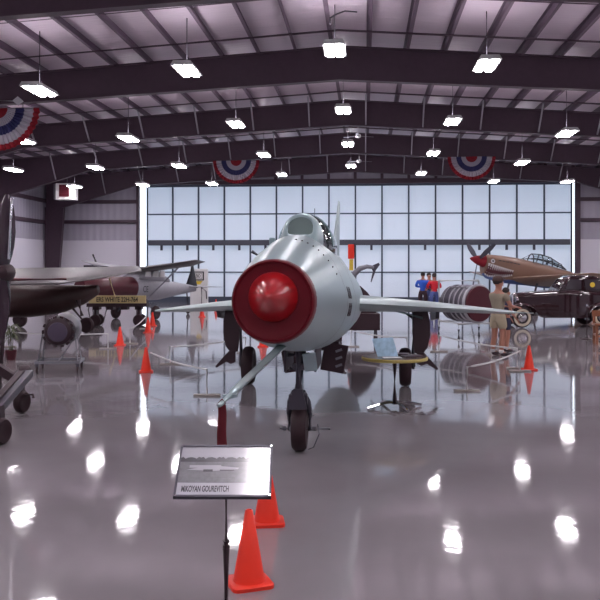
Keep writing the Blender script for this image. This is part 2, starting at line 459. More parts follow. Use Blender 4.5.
# canopy
def ell(cx_, cz, w_, h_, y, tilt=0.0, n=28):
    return [(w_ * math.cos(a), y + tilt * h_ * math.sin(a), cz + h_ * math.sin(a)) for a in [2 * PI * k / n for k in range(n)]]
def arc(cz, w_, ht, hb, y, tilt=0.0, n=32, sq=.45):
    """arch outline: round top, squarish flat bottom"""
    p = []
    for k in range(n):
        a = 2 * PI * k / n; c, sn = math.cos(a), math.sin(a)
        if sn >= -1e-6: x, z = w_ * c, ht * sn
        else: x, z = w_ * math.copysign(abs(c) ** sq, c), -hb * abs(sn) ** sq
        p.append((x, y + tilt * z, cz + z))
    return p
can = MB(XJ).m('silver')
can.rings([arc(.82, .142, .132, .085, 2.56, .9), arc(.82, .150, .142, .095, 2.55, .9), arc(.82, .180, .178, .13, 2.56, .9), arc(.80, .205, .205, .25, 2.64, .7), arc(.75, .232, .265, .3, 2.74, .45), arc(.71, .245, .305, .3, 2.80, .25)], cap=False)
canopy = can.build('canopy', jet, sharp=60)
b = MB(XJ).m('glassf'); b.rings([arc(.82, .146, .136, .089, 2.565, .9), arc(.82, .143, .133, .086, 2.59, .9)]); b.build('windscreen', canopy, sharp=30)
b = MB(XJ).m('glass'); b.rings([arc(.70, .271, .323, .3, 2.88, .2), ell(0, .66, .315, .375, 3.15), ell(0, .66, .34, .385, 3.45), ell(0, .65, .345, .37, 3.8), ell(0, .63, .31, .31, 4.15), ell(0, .62, .25, .24, 4.4)] if False else [ell(0, .67, .243, .340, 2.83, .2), ell(0, .66, .30, .37, 3.10), ell(0, .66, .345, .382, 3.45), ell(0, .65, .36, .365, 3.8), ell(0, .63, .31, .31, 4.15), ell(0, .62, .25, .24, 4.4)], cap=False); b.build('canopy_glass', canopy, sharp=60)
b = MB(XJ).m('silver'); b.rings([ell(0, .62, .255, .245, 4.38), ell(0, .60, .24, .21, 5.0), ell(0, .58, .2, .14, 6.0), ell(0, .5, .1, .1, 7.5)]); b.build('dorsal_spine', jet, sharp=60)
for yy, zz, ww in ((3.30, .66, .96), (4.38, .60, .70)):
    b = MB(XJ).m('silver'); pts = [(.345 * ww * math.cos(a), yy, zz + .398 * ww * math.sin(a)) for a in [PI * k / 14 for k in range(15)]]
    b.tube(pts, .012, 6); b.build('canopy_bow', canopy)
b = MB(XJ).m('greyd').tube([(0, 4.75, .78), (0, 4.82, 1.28)], [.014, .006], 6); b.build('antenna_mast', jet)
# small probes / mirrors by the canopy
b = MB(XJ).m('greyd').tube([(-.30, 2.0, .42), (-.46, 1.95, .52)], [.012, .02], 6); b.build('angle_probe', jet)
b = MB(XJ).m('silver').box((-.34, 2.75, .62), (.06, .12, .20)); b.build('mirror', canopy, bevel=.01)

def airfoil(le, te, t, n=9, up=(0, 0, 1)):
    le = Vector(le); te = Vector(te); up = Vector(up); c = te - le; L = c.length
    prof_ = [(0, 0), (.03, .45), (.12, .8), (.3, 1), (.5, .9), (.75, .5), (1, .06)]
    top = [le + c * a + up * t / 2 * h for a, h in prof_]; bot = [le + c * a - up * t / 2 * h for a, h in reversed(prof_[1:])]
    return top + bot
for s in (-1, 1):
    b = MB(XJ).m('silver2')
    b.rings([airfoil((s * .50, 5.05, -.03), (s * .50, 10.1, -.03), .27), airfoil((s * 2.0, 7.35, -.11), (s * 2.0, 10.15, -.11), .17), airfoil((s * 3.3, 9.35, -.20), (s * 3.3, 10.2, -.20), .08), airfoil((s * 3.56, 9.82, -.215), (s * 3.56, 10.2, -.215), .04)])
    wing = b.build('wing', jet, sharp=40)
    if s > 0:
        b = MB(XJ).m('silver2').tube([(3.50, 9.7, -.21), (3.72, 9.0, -.215)], [.02, .012], 6); b.build('wingtip_probe', wing)
    b = MB(XJ).m('silver2').rings([airfoil((s * .45, 10.6, .0), (s * .45, 12.2, .0), .10), airfoil((s * 1.85, 12.1, -.02), (s * 1.85, 12.7, -.02), .04)]); b.build('tailplane', jet, sharp=40)
    # wing pylon
    b = MB(XJ).m('greyd').prism([(7.7, -.10), (9.3, -.12), (9.1, -.36), (7.9, -.30)], (.06, 0, 0), o=(s * 1.9, 0, 0), ax=(0, 1, 0)); b.build('pylon', jet)
def fin():
    b = MB(XJ).m('silver2')
    up = (1, 0, 0)
    b.rings([airfoil((0, 9.0, .58), (0, 12.9, .50), .12, up=up), airfoil((0, 12.25, 2.1), (0, 13.3, 2.1), .06, up=up), airfoil((0, 12.6, 2.30), (0, 13.3, 2.22), .04, up=up)])
    b.build('tail_fin', jet, sharp=40)
fin()
# side louvres and fastener rows
def skin_pt(y, ang, off=.004):
    for (y0, w0, t0, b0), (y1, w1, t1, b1) in zip(prof, prof[1:]):
        if y0 <= y <= y1:
            k = (y - y0) / (y1 - y0); w_, t_, b_ = w0 + (w1 - w0) * k, t0 + (t1 - t0) * k, b0 + (b1 - b0) * k
            c, s = math.cos(ang), math.sin(ang)
            x = w_ * c * ((1 - .18 * s * (t_ / w_ - 1) / .3) if (s > 0 and t_ > w_) else 1)
            return Vector((x, y, (t_ if s > 0 else b_) * s)) * 1.0 + Vector((c, 0, s)) * off
for yy in (2.25, 2.38, 2.51, 2.64):
    for a0, a1 in ((.22, .04), (-.04, -.30)):
        MB(XJ).m('dark').tube([skin_pt(yy, a0 + (a1 - a0) * k / 5, .001) for k in range(6)], .0045, 4).build('side_louvre', jet)
b = MB(XJ).m('greyd')
for k in range(9):
    b.box(skin_pt(1.25 + .05 * k, R(80 - 7 * k), .0), (.022, .03, .012), Matrix.Rotation(-R(10 + 7 * k), 3, 'Y'))
b.build('rivet_row', jet)
for y_ in (2.05, 3.6):
    b = MB(XJ).m('grey').tube([skin_pt(y_, 2 * PI * k / 40, -.0005) for k in range(41)], .0018, 4)
    b.build('panel_seam', jet)

# pitot boom under the nose
b = MB(XG).m('silver')
tip = Vector((-.07, -2.04, 1.24)); root = Vector((.03, .55, 1.36))
dv_ = (root - tip)
b.tube([root, tip + dv_ * .16, tip + dv_ * .14, tip + dv_ * .02, tip], [.036, .027, .016, .014, .008], 10); boom = b.build('pitot_boom', jet)
for s in (-1, 1):
    b = MB(XG).m('silver').prism([(0, 0), (.045, .01), (.045, .025), (0, .03)], (0, .03, 0), o=tip + dv_ * .12 + Vector((s * .0, 0, -.02)), ax=(s, .3, 0)); b.build('vane', boom)
# nose gear
def wheel(b, c, r, w_, axis=(1, 0, 0), n=28, hub=.5):
    axis = Vector(axis); h = w_ / 2
    b.lathe([(r * .45, -h * .8), (r * .62, -h), (r * .86, -h * .95), (r * .97, -h * .6), (r, -h * .15), (r, h * .15), (r * .97, h * .6), (r * .86, h * .95), (r * .62, h), (r * .45, h * .8)], o=c, d=axis, n=n)
ng = empty('nose_gear', (0, 0, 0)); ng.parent = jet
b = MB(XG).m('rubber'); wheel(b, (0, 2.5, .25), .25, .17); b.build('wheel', ng)
b = MB(XG).m('grey'); b.lathe([(.11, -.09), (.06, -.095), (.05, -.11), (.04, -.11), (.02, -.12)], o=(0, 2.5, .25), d=(1, 0, 0), n=16); b.tube([(-.22, 2.5, .25), (.34, 2.5, .25)], .014, 8)
b.lathe([(.028, -.02), (.028, .02)], o=(-.17, 2.5, .25), d=(1, 0, 0), n=10); b.lathe([(.028, -.02), (.028, .02)], o=(.16, 2.5, .25), d=(1, 0, 0), n=10); b.build('axle', ng)
b = MB(XG).m('greyd')
for s in (-1, 1): b.tube([(s * .112, 2.5, .23), (s * .118, 2.46, .42), (s * .095, 2.4, .56), (s * .03, 2.36, .66)], [.026, .030, .036, .055], 8)
b.box((0, 2.33, .60), (.20, .10, .10)); b.prism([(-.10, .50), (.10, .50), (.05, .72), (-.05, .72)], (0, .04, 0), o=(0, 2.26, 0)); b.build('fork', ng)
b = MB(XG).m('greyd').tube([(0, 2.36, .56), (0, 2.33, 1.30)], [.07, .075], 12); b.tube([(0, 2.28, .72), (0, 2.22, .86), (0, 2.28, 1.0)], .02, 6)
b.lathe([(.08, -.03), (.08, .03)], o=(0, 2.34, .95), n=14); b.tube([(-.12, 2.34, 1.08), (.12, 2.34, 1.08)], .03, 8); b.tube([(-.10, 2.3, .93), (-.03, 2.32, .93)], .025, 6)
b.tube([(0, 2.4, .75), (0, 3.3, 1.15)], .025, 6); b.build('strut', ng)
b = MB(XG).m('silver').box((.145, 2.1, 1.03), (.14, .02, .19), Matrix.Rotation(R(-8), 3, 'Y')); b.build('gear_placard', ng)
b = MB(XG).m('greyd').tube([(.20, 2.48, .30), (.22, 2.44, .20), (.16, 2.42, .06), (.1, 2.5, .02)], .006, 5); b.build('brake_hose', ng)
for s in (-1, 1):
    b = MB(XG).m('greyd').box((s * .17, 3.0, 1.0), (.02, .95, .26)); b.build('gear_door', ng)
# main gear
for s in (-1, 1):
    mg = empty('main_gear', (0, 0, 0)); mg.parent = jet
    b = MB(XG).m('rubber'); wheel(b, (s * 1.345, 7.69, .33), .33, .20); b.build('wheel', mg)
    b = MB(XG).m('greyd'); b.tube([(s * 1.47, 7.69, .33), (s * 1.50, 7.69, 1.35)], .05, 10); b.tube([(s * 1.30, 7.69, .33), (s * 1.5, 7.69, .33)], .045, 8)
    b.tube([(s * 1.49, 7.72, 1.15), (s * 1.15, 7.75, 1.38)], .025, 6); b.build('leg', mg)
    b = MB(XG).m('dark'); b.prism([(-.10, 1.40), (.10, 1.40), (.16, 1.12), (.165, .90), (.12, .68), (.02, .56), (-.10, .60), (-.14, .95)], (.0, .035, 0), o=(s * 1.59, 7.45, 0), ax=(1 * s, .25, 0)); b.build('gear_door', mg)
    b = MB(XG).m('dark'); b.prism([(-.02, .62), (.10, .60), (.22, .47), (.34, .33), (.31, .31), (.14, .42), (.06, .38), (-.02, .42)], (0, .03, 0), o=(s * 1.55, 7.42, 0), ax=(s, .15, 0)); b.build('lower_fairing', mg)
b = MB(XG).m('silver').tube([(1.15, 7.2, 1.32), (1.62, 7.4, 1.18)], .022, 6); b.build('retraction_strut', jet)
# ventral airbrakes hanging open, with slots
for s in (-1, 1):
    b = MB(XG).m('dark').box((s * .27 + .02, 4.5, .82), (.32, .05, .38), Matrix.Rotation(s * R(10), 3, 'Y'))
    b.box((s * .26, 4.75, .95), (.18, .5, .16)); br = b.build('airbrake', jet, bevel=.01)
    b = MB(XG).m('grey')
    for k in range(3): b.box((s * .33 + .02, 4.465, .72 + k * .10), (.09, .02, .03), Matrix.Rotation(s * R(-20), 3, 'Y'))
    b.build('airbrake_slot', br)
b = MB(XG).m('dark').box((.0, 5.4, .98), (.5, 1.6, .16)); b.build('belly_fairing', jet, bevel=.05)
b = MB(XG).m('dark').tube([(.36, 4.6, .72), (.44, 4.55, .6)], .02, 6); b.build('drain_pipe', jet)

# red streamer hanging from the boom
tw = jl + Matrix.Rotation(-YAW, 3, 'Z') @ (XG @ (tip + dv_ * .035))
b = MB().m('jetred')
rg = []
for k in range(13):
    z = -.012 - k * .030; w_ = .023 + .0008 * k; dx = .002 * math.sin(k * .8)
    rg.append([(-w_ + dx, .004 * math.sin(k), z), (dx, -.01 + .004 * math.sin(k), z), (w_ + dx, .004 * math.sin(k), z), (dx, .008, z)])
b.rings(rg); b.m('jetred').tube([(0, 0, .022), (.021, 0, 0), (0, 0, -.022), (-.021, 0, 0), (0, 0, .022)], .004, 5)
b.build('warning_streamer', loc=tw, sharp=70, thing=('long dark red warning streamer hanging from the boom tip', 'streamer'))

# ------------------------------------------------------------------ information sign on its stand
SY = 3.62
sb = P(222, 497.5, SY)             # bottom-centre of the board
sign = empty('sign_stand', (sb.x + .004, SY + .16, 0), 0, 'tilted information board about the jet on a slim dark post', 'sign')
TH = R(56)
ux = Vector((1, .0, 0)); uy = Vector((0, math.sin(TH), math.cos(TH))); un = ux.cross(uy)   # un faces the viewer and up
un = -un if un.y > 0 else un
BW, BH = .417, .300
bo = sb - sign.location
def BP(a, c, n=0): return bo + ux * (a * BW / 2) + uy * (BH / 2 + c * BH / 2) + un * n
def bpanel(b, a0, a1, c0, c1, n0, n1):
    b.rings([[BP(a0, c0, n) , BP(a1, c0, n), BP(a1, c1, n), BP(a0, c1, n)] for n in (n0, n1)])
b = MB().m('greyd'); bpanel(b, -1, 1, -1, 1, -.012, 0)
for (a0, a1, c0, c1) in ((-1, 1, .93, 1), (-1, 1, -1, -.93), (-1, -.955, -1, 1), (.955, 1, -1, 1)): bpanel(b, a0, a1, c0, c1, 0, .006)
board = b.build('board', sign)
gl = dict(coat=1.0, coatr=.10)
M['sheet'] = mat('sheet_white', (.50, .50, .56), .35, **gl); 
bw_ = MB().m('sheet'); bpanel(bw_, -.955, .955, -.93, .93, 0, .0015); bw_.build('printed_sheet', board)
M['psky'] = mat('photo_sky', (.42, .42, .47), .35, **gl); M['ptree'] = mat('photo_trees', (.035, .035, .045), .35, var=.5, vscale=60, **gl)
M['pfield'] = mat('photo_field', (.16, .16, .18), .35, var=.4, vscale=50, **gl); M['pplane'] = mat('photo_plane', (.45, .45, .5), .35, **gl); M['ptext'] = mat('print_black', (.03, .025, .04), .35, **gl)
b = MB()
b.m('psky'); bpanel(b, -.955, .955, .45, .92, .0015, .0022)
b.m('ptree'); 
N = 40
b.rings([[BP(-.955, .34, n)] + [BP(-.955 + 1.91 * i / N, .50 + .05 * math.sin(i * 2.1) * math.sin(i * .7), n) for i in range(N + 1)] + [BP(.955, .34, n)] for n in (.0022, .0028)])
b.m('pfield'); bpanel(b, -.955, .955, -.46, .40, .0015, .0024)
b.m('pplane'); bpanel(b, -.75, -.08, .10, .20, .0028, .0034)
b.rings([[BP(x, y, n) for x, y in ((-.8, .02), (-.5, .12), (-.1, .16), (.3, .10), (.28, .04), (-.2, -.02))] for n in (.0030, .0036)])
b.m('ptree'); bpanel(b, -.45, -.25, -.06, .03, .0036, .0040); bpanel(b, -.10, .2, -.02, .02, .0036, .0040)
b.build('printed_photo', board)
def text_mesh(s, size, name, material, parent, mtx, squash=.72, fit=None, bold=0.0):
    cu = bpy.data.curves.new(name, 'FONT'); cu.body = s; cu.size = size; cu.extrude = .0; cu.align_x = 'LEFT'; cu.offset = bold
    t = bpy.data.objects.new(name + '_tmp', cu); COL.objects.link(t)
    bpy.context.view_layer.update()
    me = bpy.data.meshes.new_from_object(t); bpy.data.objects.remove(t)
    if fit: squash = fit / max(v.co.x for v in me.vertices)
    me.transform(mtx @ Matrix.Diagonal((squash, 1, 1, 1)))
    me.materials.clear(); me.materials.append(material)
    o = bpy.data.objects.new(name, me); COL.objects.link(o); o.parent = parent
    return o
mt_ = Matrix((( ux.x, uy.x, un.x, 0), (ux.y, uy.y, un.y, 0), (ux.z, uy.z, un.z, 0), (0, 0, 0, 1)))
o_ = BP(-.86, -.80, .0030)
text_mesh('MIKOYAN GOUREVITCH', .046, 'lettering', M['ptext'], board, Matrix.Translation(o_) @ mt_, fit=.205, bold=.0012)
b = MB().m('chrome')
for a in (-.97, .97):
    for c in (-.95, .95): b.lathe([(.005, 0), (.004, .003)], o=BP(a, c, .006), d=un, n=10)
b.build('screw', board)
pz = (BP(0, 0)).z
b = MB().m('dark'); b.tube([(0, 0, .02), (0, 0, .81)], .0155, 14); b.build('lower_tube', sign)
b = MB().m('dark'); b.tube([(0, 0, .78), (0, 0, pz - .03)], .0105, 14); b.box((0, -.02, pz - .035), (.08, .10, .03)); b.build('upper_tube', sign)
b = MB().m('dark'); b.tube([(0, 0, .79), (0, 0, .83)], .018, 14); b.build('collar', sign)
b = MB().m('dark'); b.lathe([(.17, 0), (.17, .012), (.03, .025), (.02, .05)], n=32); b.build('base_plate', sign)

# ------------------------------------------------------------------ traffic cones
def cone_proto():
    e = empty('traffic_cone', (0, 0, 0))
    b = MB().m('cone'); b.lathe([(.105, .028), (.100, .045), (.024, .475), (.019, .480), (.016, .475), (.095, .03)], n=28, cap=False); b.build('cone_body', e, sharp=60)
    b = MB().m('coneb')
    def sq(h, z, r=.045, n=5):
        p = []
        for qx, qy, a0 in ((1, 1, 0), (-1, 1, 90), (-1, -1, 180), (1, -1, 270)):
            for k in range(n):
                a = R(a0 + 90 * k / (n - 1)); p.append((qx * (h - r) + r * math.cos(a), qy * (h - r) + r * math.sin(a), z))
        return p
    b.rings([sq(.137, 0), sq(.137, .022), sq(.130, .028)]); b.build('base', e)
    return e
cones = [((249, 584), 'orange cone standing just behind the information board post', .35),
         ((267, 523), 'orange cone partly covered by the information board corner', .1),
         ((146, 372), 'orange cone at the end of the low barrier beside the wing tip', .2),
         ((120, 345.5), 'orange cone beside the post under the yellow lettered beam', 0),
         ((148, 333), 'orange cone overlapping another cone behind it, below the light aircraft', .4),
         ((152.5, 326), 'orange cone rearmost of the overlapping pair near the light aircraft', 0),
         ((202, 317), 'small orange cone in front of the white fuel pump', .2),
         ((216, 309.5), 'tiny orange cone beyond the wing, beside the fuel pump', .1),
         ((263, 347), 'orange cone seen below the red intake ring', 0),
         ((529, 370), 'orange cone at the barrier end by the man in shorts', .25)]
cp = None
for (x, y), lab, rz in cones:
    if cp is None: o = cp = cone_proto()
    else: o = copy_tree(cp)
    o.location = G(x, y); o.rotation_euler.z = rz; tag(o, lab, 'cone', 'orange traffic cones')

# ------------------------------------------------------------------ low white barriers
def barrier(a, c, label, posts=(1, 1), h=.40):
    a = Vector(a); c = Vector(c); e = empty('low_barrier', a, 0, label, 'barrier', 'low white rope barriers'); d = c - a; L = d.length; u_ = d / L
    pts = [Vector((0, 0, h)) + d * t + Vector((0, 0, -.045 * math.sin(PI * t))) for t in [k / 12 for k in range(13)]]
    MB().m('pvc').tube(pts, .016, 8).build('rail', e)
    for q, on in zip((Vector((0, 0, 0)), d), posts):
        if on:
            MB().m('pvc').tube([q + Vector((0, 0, .02)), q + Vector((0, 0, h + .01))], .017, 8).build('post', e)
            MB().m('foot').box(q + Vector((0, 0, .015)), (.42, .09, .03)).build('foot', e, bevel=.005)
barrier(G(151, 375), G(207, 396), 'low white barrier running from the cone toward the jet main wheel', (0, 1), .42)
barrier(G(170, 364.5), G(245.5, 353), 'low white barrier passing behind the dark gear door', (1, 1), .37)
barrier(G(8, 347), G(108, 349), 'long low white barrier behind the engine stand', (1, 1), .38)
barrier(G(130, 344), G(146, 329), 'short low barrier between the cones below the lettered beam', (1, 1), .40)
barrier(G(351, 347), G(407, 356), 'low barrier behind the round table', (1, 1), .42)
barrier(G(439, 352), G(517, 368.5), 'low white barrier in front of the man in shorts', (1, 1), .40)
barrier(G(467, 391.5), G(520, 371.5), 'near low barrier ending at the orange cone', (1, 1), .40)

# ------------------------------------------------------------------ round table
tl = Vector((1.37, 12.3, 0))
t = empty('round_table', tl, 0, 'round pedestal table with yellow edge beside the jet', 'table')
b = MB().m('wood').lathe([(.44, -.05), (.475, -.045), (.482, -.025), (.475, -.004), (.46, 0)], o=(0, 0, .74), n=48); b.build('table_edge', t)
b = MB().m('tabletop').lathe([(.458, 0), (.458, .004)], o=(0, 0, .7395), n=48); b.build('table_top', t)
b = MB().m('dark').tube([(0, 0, .05), (0, 0, .70)], .040, 14); b.build('pedestal', t)
for k in range(4):
    a = R(20 + 90 * k); b = MB().m('chrome'); d = Vector((math.cos(a), math.sin(a), 0))
    b.tube([d * .02 + Vector((0, 0, .085)), d * .25 + Vector((0, 0, .06)), d * .43 + Vector((0, 0, .02))], [.026, .022, .018], 8); b.build('foot', t)
ZT = .7455
e = empty('display_card', tl + Vector((-.12, -.04, ZT)), 0, 'pale blue display card propped up on the round table', 'card')
b = MB().m('bluecard').prism([(-.21, .265), (.10, .285), (.17, 0), (-.13, 0)], (0, .008, 0), ax=(1, .05, 0), ay=(0, .35, .937)); b.build('front_sheet', e)
b = MB().m('paper').prism([(-.10, .20), (.04, .20), (.08, 0), (-.08, 0)], (0, .006, 0), o=(0, .16, 0), ax=(1, .05, 0), ay=(0, -.35, .937)); b.build('easel_back', e)
b = MB().m('paper').box((0, 0, .004), (.26, .16, .006), Matrix.Rotation(.08, 3, 'Z')); b.build('leaflet', loc=tl + Vector((-.06, -.22, ZT)), thing=('white leaflet lying flat in front of the blue card', 'leaflet'))
M['mag'] = mat('magazine_cover', (.07, .05, .065), .3, var=.6, vscale=12)
for k, (dx, dy, r_, lab) in enumerate(((.24, -.06, .3, 'dark magazine lying open at the table edge'), (.10, .26, -.2, 'dark booklet behind the magazine on the table'))):
    b = MB().m('mag').box((0, 0, .008), (.27, .20, .016), Matrix.Rotation(r_, 3, 'Z')); b.m('paper').box((0, 0, .003), (.255, .19, .004), Matrix.Rotation(r_, 3, 'Z'))
    b.build('magazine', loc=tl + Vector((dx, dy, ZT)), thing=(lab, 'magazine'))

# ------------------------------------------------------------------ left: engine on wheeled stand
el = G(60, 371)
e = empty('engine_stand', el, .12, 'grey tubular castor stand carrying the small engine', 'stand')
b = MB().m('grey')
for s in (-1, 1):
    b.bar((s * .40, -.34, .20), (s * .40, .34, .20), .05, .05)
b.bar((-.42, -.30, .20), (.42, -.30, .20), .05, .05); b.bar((-.42, .30, .20), (.42, .30, .20), .05, .05); b.build('base_frame', e)
for s in (-1, 1):
    for q in (-1, 1):
        b = MB().m('grey').tube([(s * .37, q * .28, .2), (s * .30, q * .12, .78)], .018, 8); b.build('upright', e)
        b = MB().m('rubber'); b.lathe([(.055, -.02), (.065, -.015), (.065, .015), (.055, .02)], o=(s * .38, q * .30, .066), d=(1, 0, 0), n=16); b.m('greyd').box((s * .38, q * .30, .14), (.06, .06, .08)); b.build('castor', e)
MB().m('grey').tube([(.02, -.3, .22), (.33, .0, .72)], .015, 8).build('brace', e)
en = empty('radial_engine', el + Vector((0, 0, 0)), .12, 'small dark round aircraft engine mounted on the castor stand', 'engine')
b = MB().m(mat('dull_engine_casing', (.12, .115, .13), .35, .5)); b.lathe([(.26, -.05), (.30, .05), (.31, .45), (.27, .55), (.05, .58)], o=(0.06, -.1, .80), d=(0, 1, .05), n=28); b.build('casing', en)
b = MB().m('dark'); b.lathe([(.02, -.05), (.14, -.04), (.25, 0), (.27, .06), (.27, .12)], o=(.0, -.26, .78), d=(0, 1, .05), n=28)
for k in range(14):
    a = 2 * PI * k / 14; b.box((.285 * math.cos(a), -.18, .78 + .285 * math.sin(a)), (.045, .10, .07), Matrix.Rotation(-a, 3, 'Y'))
b.build('cylinder_bank', en, bevel=.005)
b = MB().m(mat('purple_disc', (.06, .045, .075), .4)); b.lathe([(.19, 0), (.18, -.02), (.02, -.03)], o=(0, -.30, .78), d=(0, 1, .05), n=28); b.build('front_disc', en)
MB().m('chrome').tube([(-.12, -.1, 1.02), (-.04, -.05, 1.10)], .03, 8).build('exhaust_stub', en)

# ------------------------------------------------------------------ right: jet engine on display stand
rl = G(475, 338); rl.y += .3
e = empty('display_stand', rl, .0, 'white rectangular tube stand under the big jet engine', 'stand')
b = MB().m('pvc')
def T(px, py, dy): 
    q = P(px, py, rl.y + dy) - rl; return q
zf = .56
for (x0, dy) in ((-.98, .55), (.55, .55), (-.62, -.45), (.62, -.45)): pass
b.tube([(-.50, -.5, .42), (.55, -.5, .42)], .034, 8); b.tube([(-.88, .6, .42), (.30, .6, .42)], .034, 8); b.tube([(-.88, .6, 1.62), (.30, .6, 1.62)], .032, 8)
b.tube([(-.88, .6, .30), (-.88, .6, 1.62)], .032, 8); b.tube([(.30, .6, .30), (.30, .6, 1.62)], .032, 8)
b.tube([(-.50, -.5, .42), (-.88, .6, .42)], .022, 8); b.tube([(.55, -.5, .42), (.30, .6, .42)], .022, 8); b.build('tube_frame', e)
for (x0, y0) in ((-.5, -.5), (.55, -.5), (-.88, .6), (.30, .6)):
    b = MB().m('pvc').tube([(x0, y0, .2), (x0, y0, .42)], .025, 8); b.m('black').tube([(x0, y0, 0), (x0, y0, .26)], .038, 8); b.build('leg', e)
je = empty('jet_engine', rl, .0, 'large round jet engine with dark red disc cover, on white stand', 'engine')
d = Vector((-.50, .86, 0)).normalized(); o0 = Vector((.13, -.36, .975))
b = MB().m('greyd'); b.lathe([(.50, .02), (.53, .10), (.53, .22), (.50, .30), (.50, .9), (.53, .95), (.50, 1.15), (.36, 1.35), (.1, 1.4)], o=o0, d=d, n=40); b.build('casing', je)
b = MB().m('brace'); b.lathe([(.54, .05), (.56, .07), (.56, .13), (.54, .15)], o=o0, d=d, n=40)
for q in (.34, .55, .75, .98): b.lathe([(.505, q - .02), (.535, q), (.505, q + .02)], o=o0, d=d, n=40)
b.build('flange_ring', je)
b = MB().m('maroon'); b.lathe([(.02, -.05), (.30, -.04), (.50, -.01), (.515, .03), (.50, .05)], o=o0, d=d, n=40); b.build('cover_disc', je)
b = MB().m('grey')
x_, y_, z_ = frame_of(d)
for k in range(4):
    a = R(50 + 70 * k); c = o0 + d * .6 + (x_ * math.cos(a) + y_ * math.sin(a)) * .53; b.tube([c - d * .3, c + d * .3], .022, 6)
b.build('fuel_pipe', je)

# ------------------------------------------------------------------ tan shark-mouthed fighter
sl = Vector(((470 - 300) / 850 * 40.5, 40.5, 0))
hd = R(17)
sh = empty('propeller_fighter', sl, hd, 'tan shark-mouthed propeller fighter with red spinner behind the vintage car', 'aircraft')
# local: x = aft, y = aircraft-left/right, z up ; tail-dragger pitch
XS = Matrix.Translation((0, 0, 2.42)) @ Matrix.Rotation(R(11), 4, 'Y')
def ov(x, w_, t_, b_, zc=0, n=28): return [(x, w_ * math.cos(a), zc + (t_ if math.sin(a) > 0 else b_) * math.sin(a)) for a in [2 * PI * k / n for k in range(n)]]
b = MB(XS).m('bred'); b.lathe([(.01, -.02), (.08, .08), (.2, .35), (.29, .68), (.30, .75)], d=(1, 0, 0), n=24); b.build('spinner', sh)
fs = [(.75, .34, .33, .62), (1.0, .42, .38, .78), (1.6, .47, .45, .86), (2.4, .48, .50, .80), (3.2, .48, .50, .72), (4.2, .46, .48, .66), (5.5, .38, .42, .52), (7, .26, .30, .34), (8.6, .12, .16, .16), (9.3, .05, .08, .08)]
b = MB(XS).m('tan'); b.rings([ov(*q) for q in fs]); 
for f_ in b.bm.faces:
    pass
fo = b.build('fuselage', sh, sharp=50)
fo.data.materials.append(M['belly'])
for p_ in fo.data.polygons:
    if p_.normal.z < -.55 and p_.center.x < 6: p_.material_index = 1
def side_pt(x, a, off=.006):
    for q0, q1 in zip(fs, fs[1:]):
        if q0[0] <= x <= q1[0]:
            k = (x - q0[0]) / (q1[0] - q0[0]); w_, t_, b_ = [q0[i] + (q1[i] - q0[i]) * k for i in (1, 2, 3)]
            s = math.sin(a); return Vector((x, -(w_ + off) * math.cos(a), (t_ if s > 0 else b_) * s * (1 + off)))
def mouth(a_of, name, mt, off):
    b = MB(XS).m(mt); N = 16; rg = []
    for k in range(N + 1):
        x = .80 + 1.35 * k / N; lo, hi = a_of(k / N)
        rg.append([side_pt(x, lo + (hi - lo) * j / 4, off) for j in range(5)])
    b.rings(rg, cap=False, closed=False); return b.build(name, sh)
mouth(lambda t: (-1.15 + .62 * t, -.12 - .12 * t), 'shark_mouth', 'maroon', .012)
b = MB(XS).m('white')
for k in range(13):
    t_ = (k + .5) / 13; x = .80 + 1.35 * t_; hi = -.10 - .12 * t_; lo = -1.17 + .62 * t_; dx = .05
    b.f([b.v(side_pt(x - dx, hi, .02)), b.v(side_pt(x + dx, hi, .02)), b.v(side_pt(x, hi + (lo - hi) * .42, .02))])
    b.f([b.v(side_pt(x - dx, lo, .02)), b.v(side_pt(x + dx, lo, .02)), b.v(side_pt(x, lo + (hi - lo) * .42, .02))])
b.build('shark_teeth', sh)
b = MB(XS).m('white').lathe([(.11, 0), (.11, .01)], o=side_pt(1.0, .15, .0), d=(0, -1, .1), n=16); b.m('black').lathe([(.045, .0), (.045, .016)], o=side_pt(1.0, .15, .0), d=(0, -1, .1), n=12); b.build('painted_eye', sh)
b = MB(XS).m('greyd')
for k in range(6): 
    c = side_pt(1.3 + k * .2, .35); b.tube([c, c + Vector((.10, -.06, 0))], .03, 6)
b.build('exhaust_stack', sh)
for k, a in enumerate((R(-88), R(32), R(152))):
    dd = Vector((0, math.cos(a), math.sin(a))); tt = Vector((.35, -math.sin(a) * .94, math.cos(a) * .94))
    b = MB(XS).m('greyd').prism([(.22, -.06), (.7, -.12), (1.2, -.11), (1.55, -.05), (1.6, 0), (1.55, .05), (1.2, .10), (.7, .11), (.22, .06)], (.035, 0, 0), o=(.42, 0, 0), ax=dd, ay=tt); b.build('propeller_blade', sh)
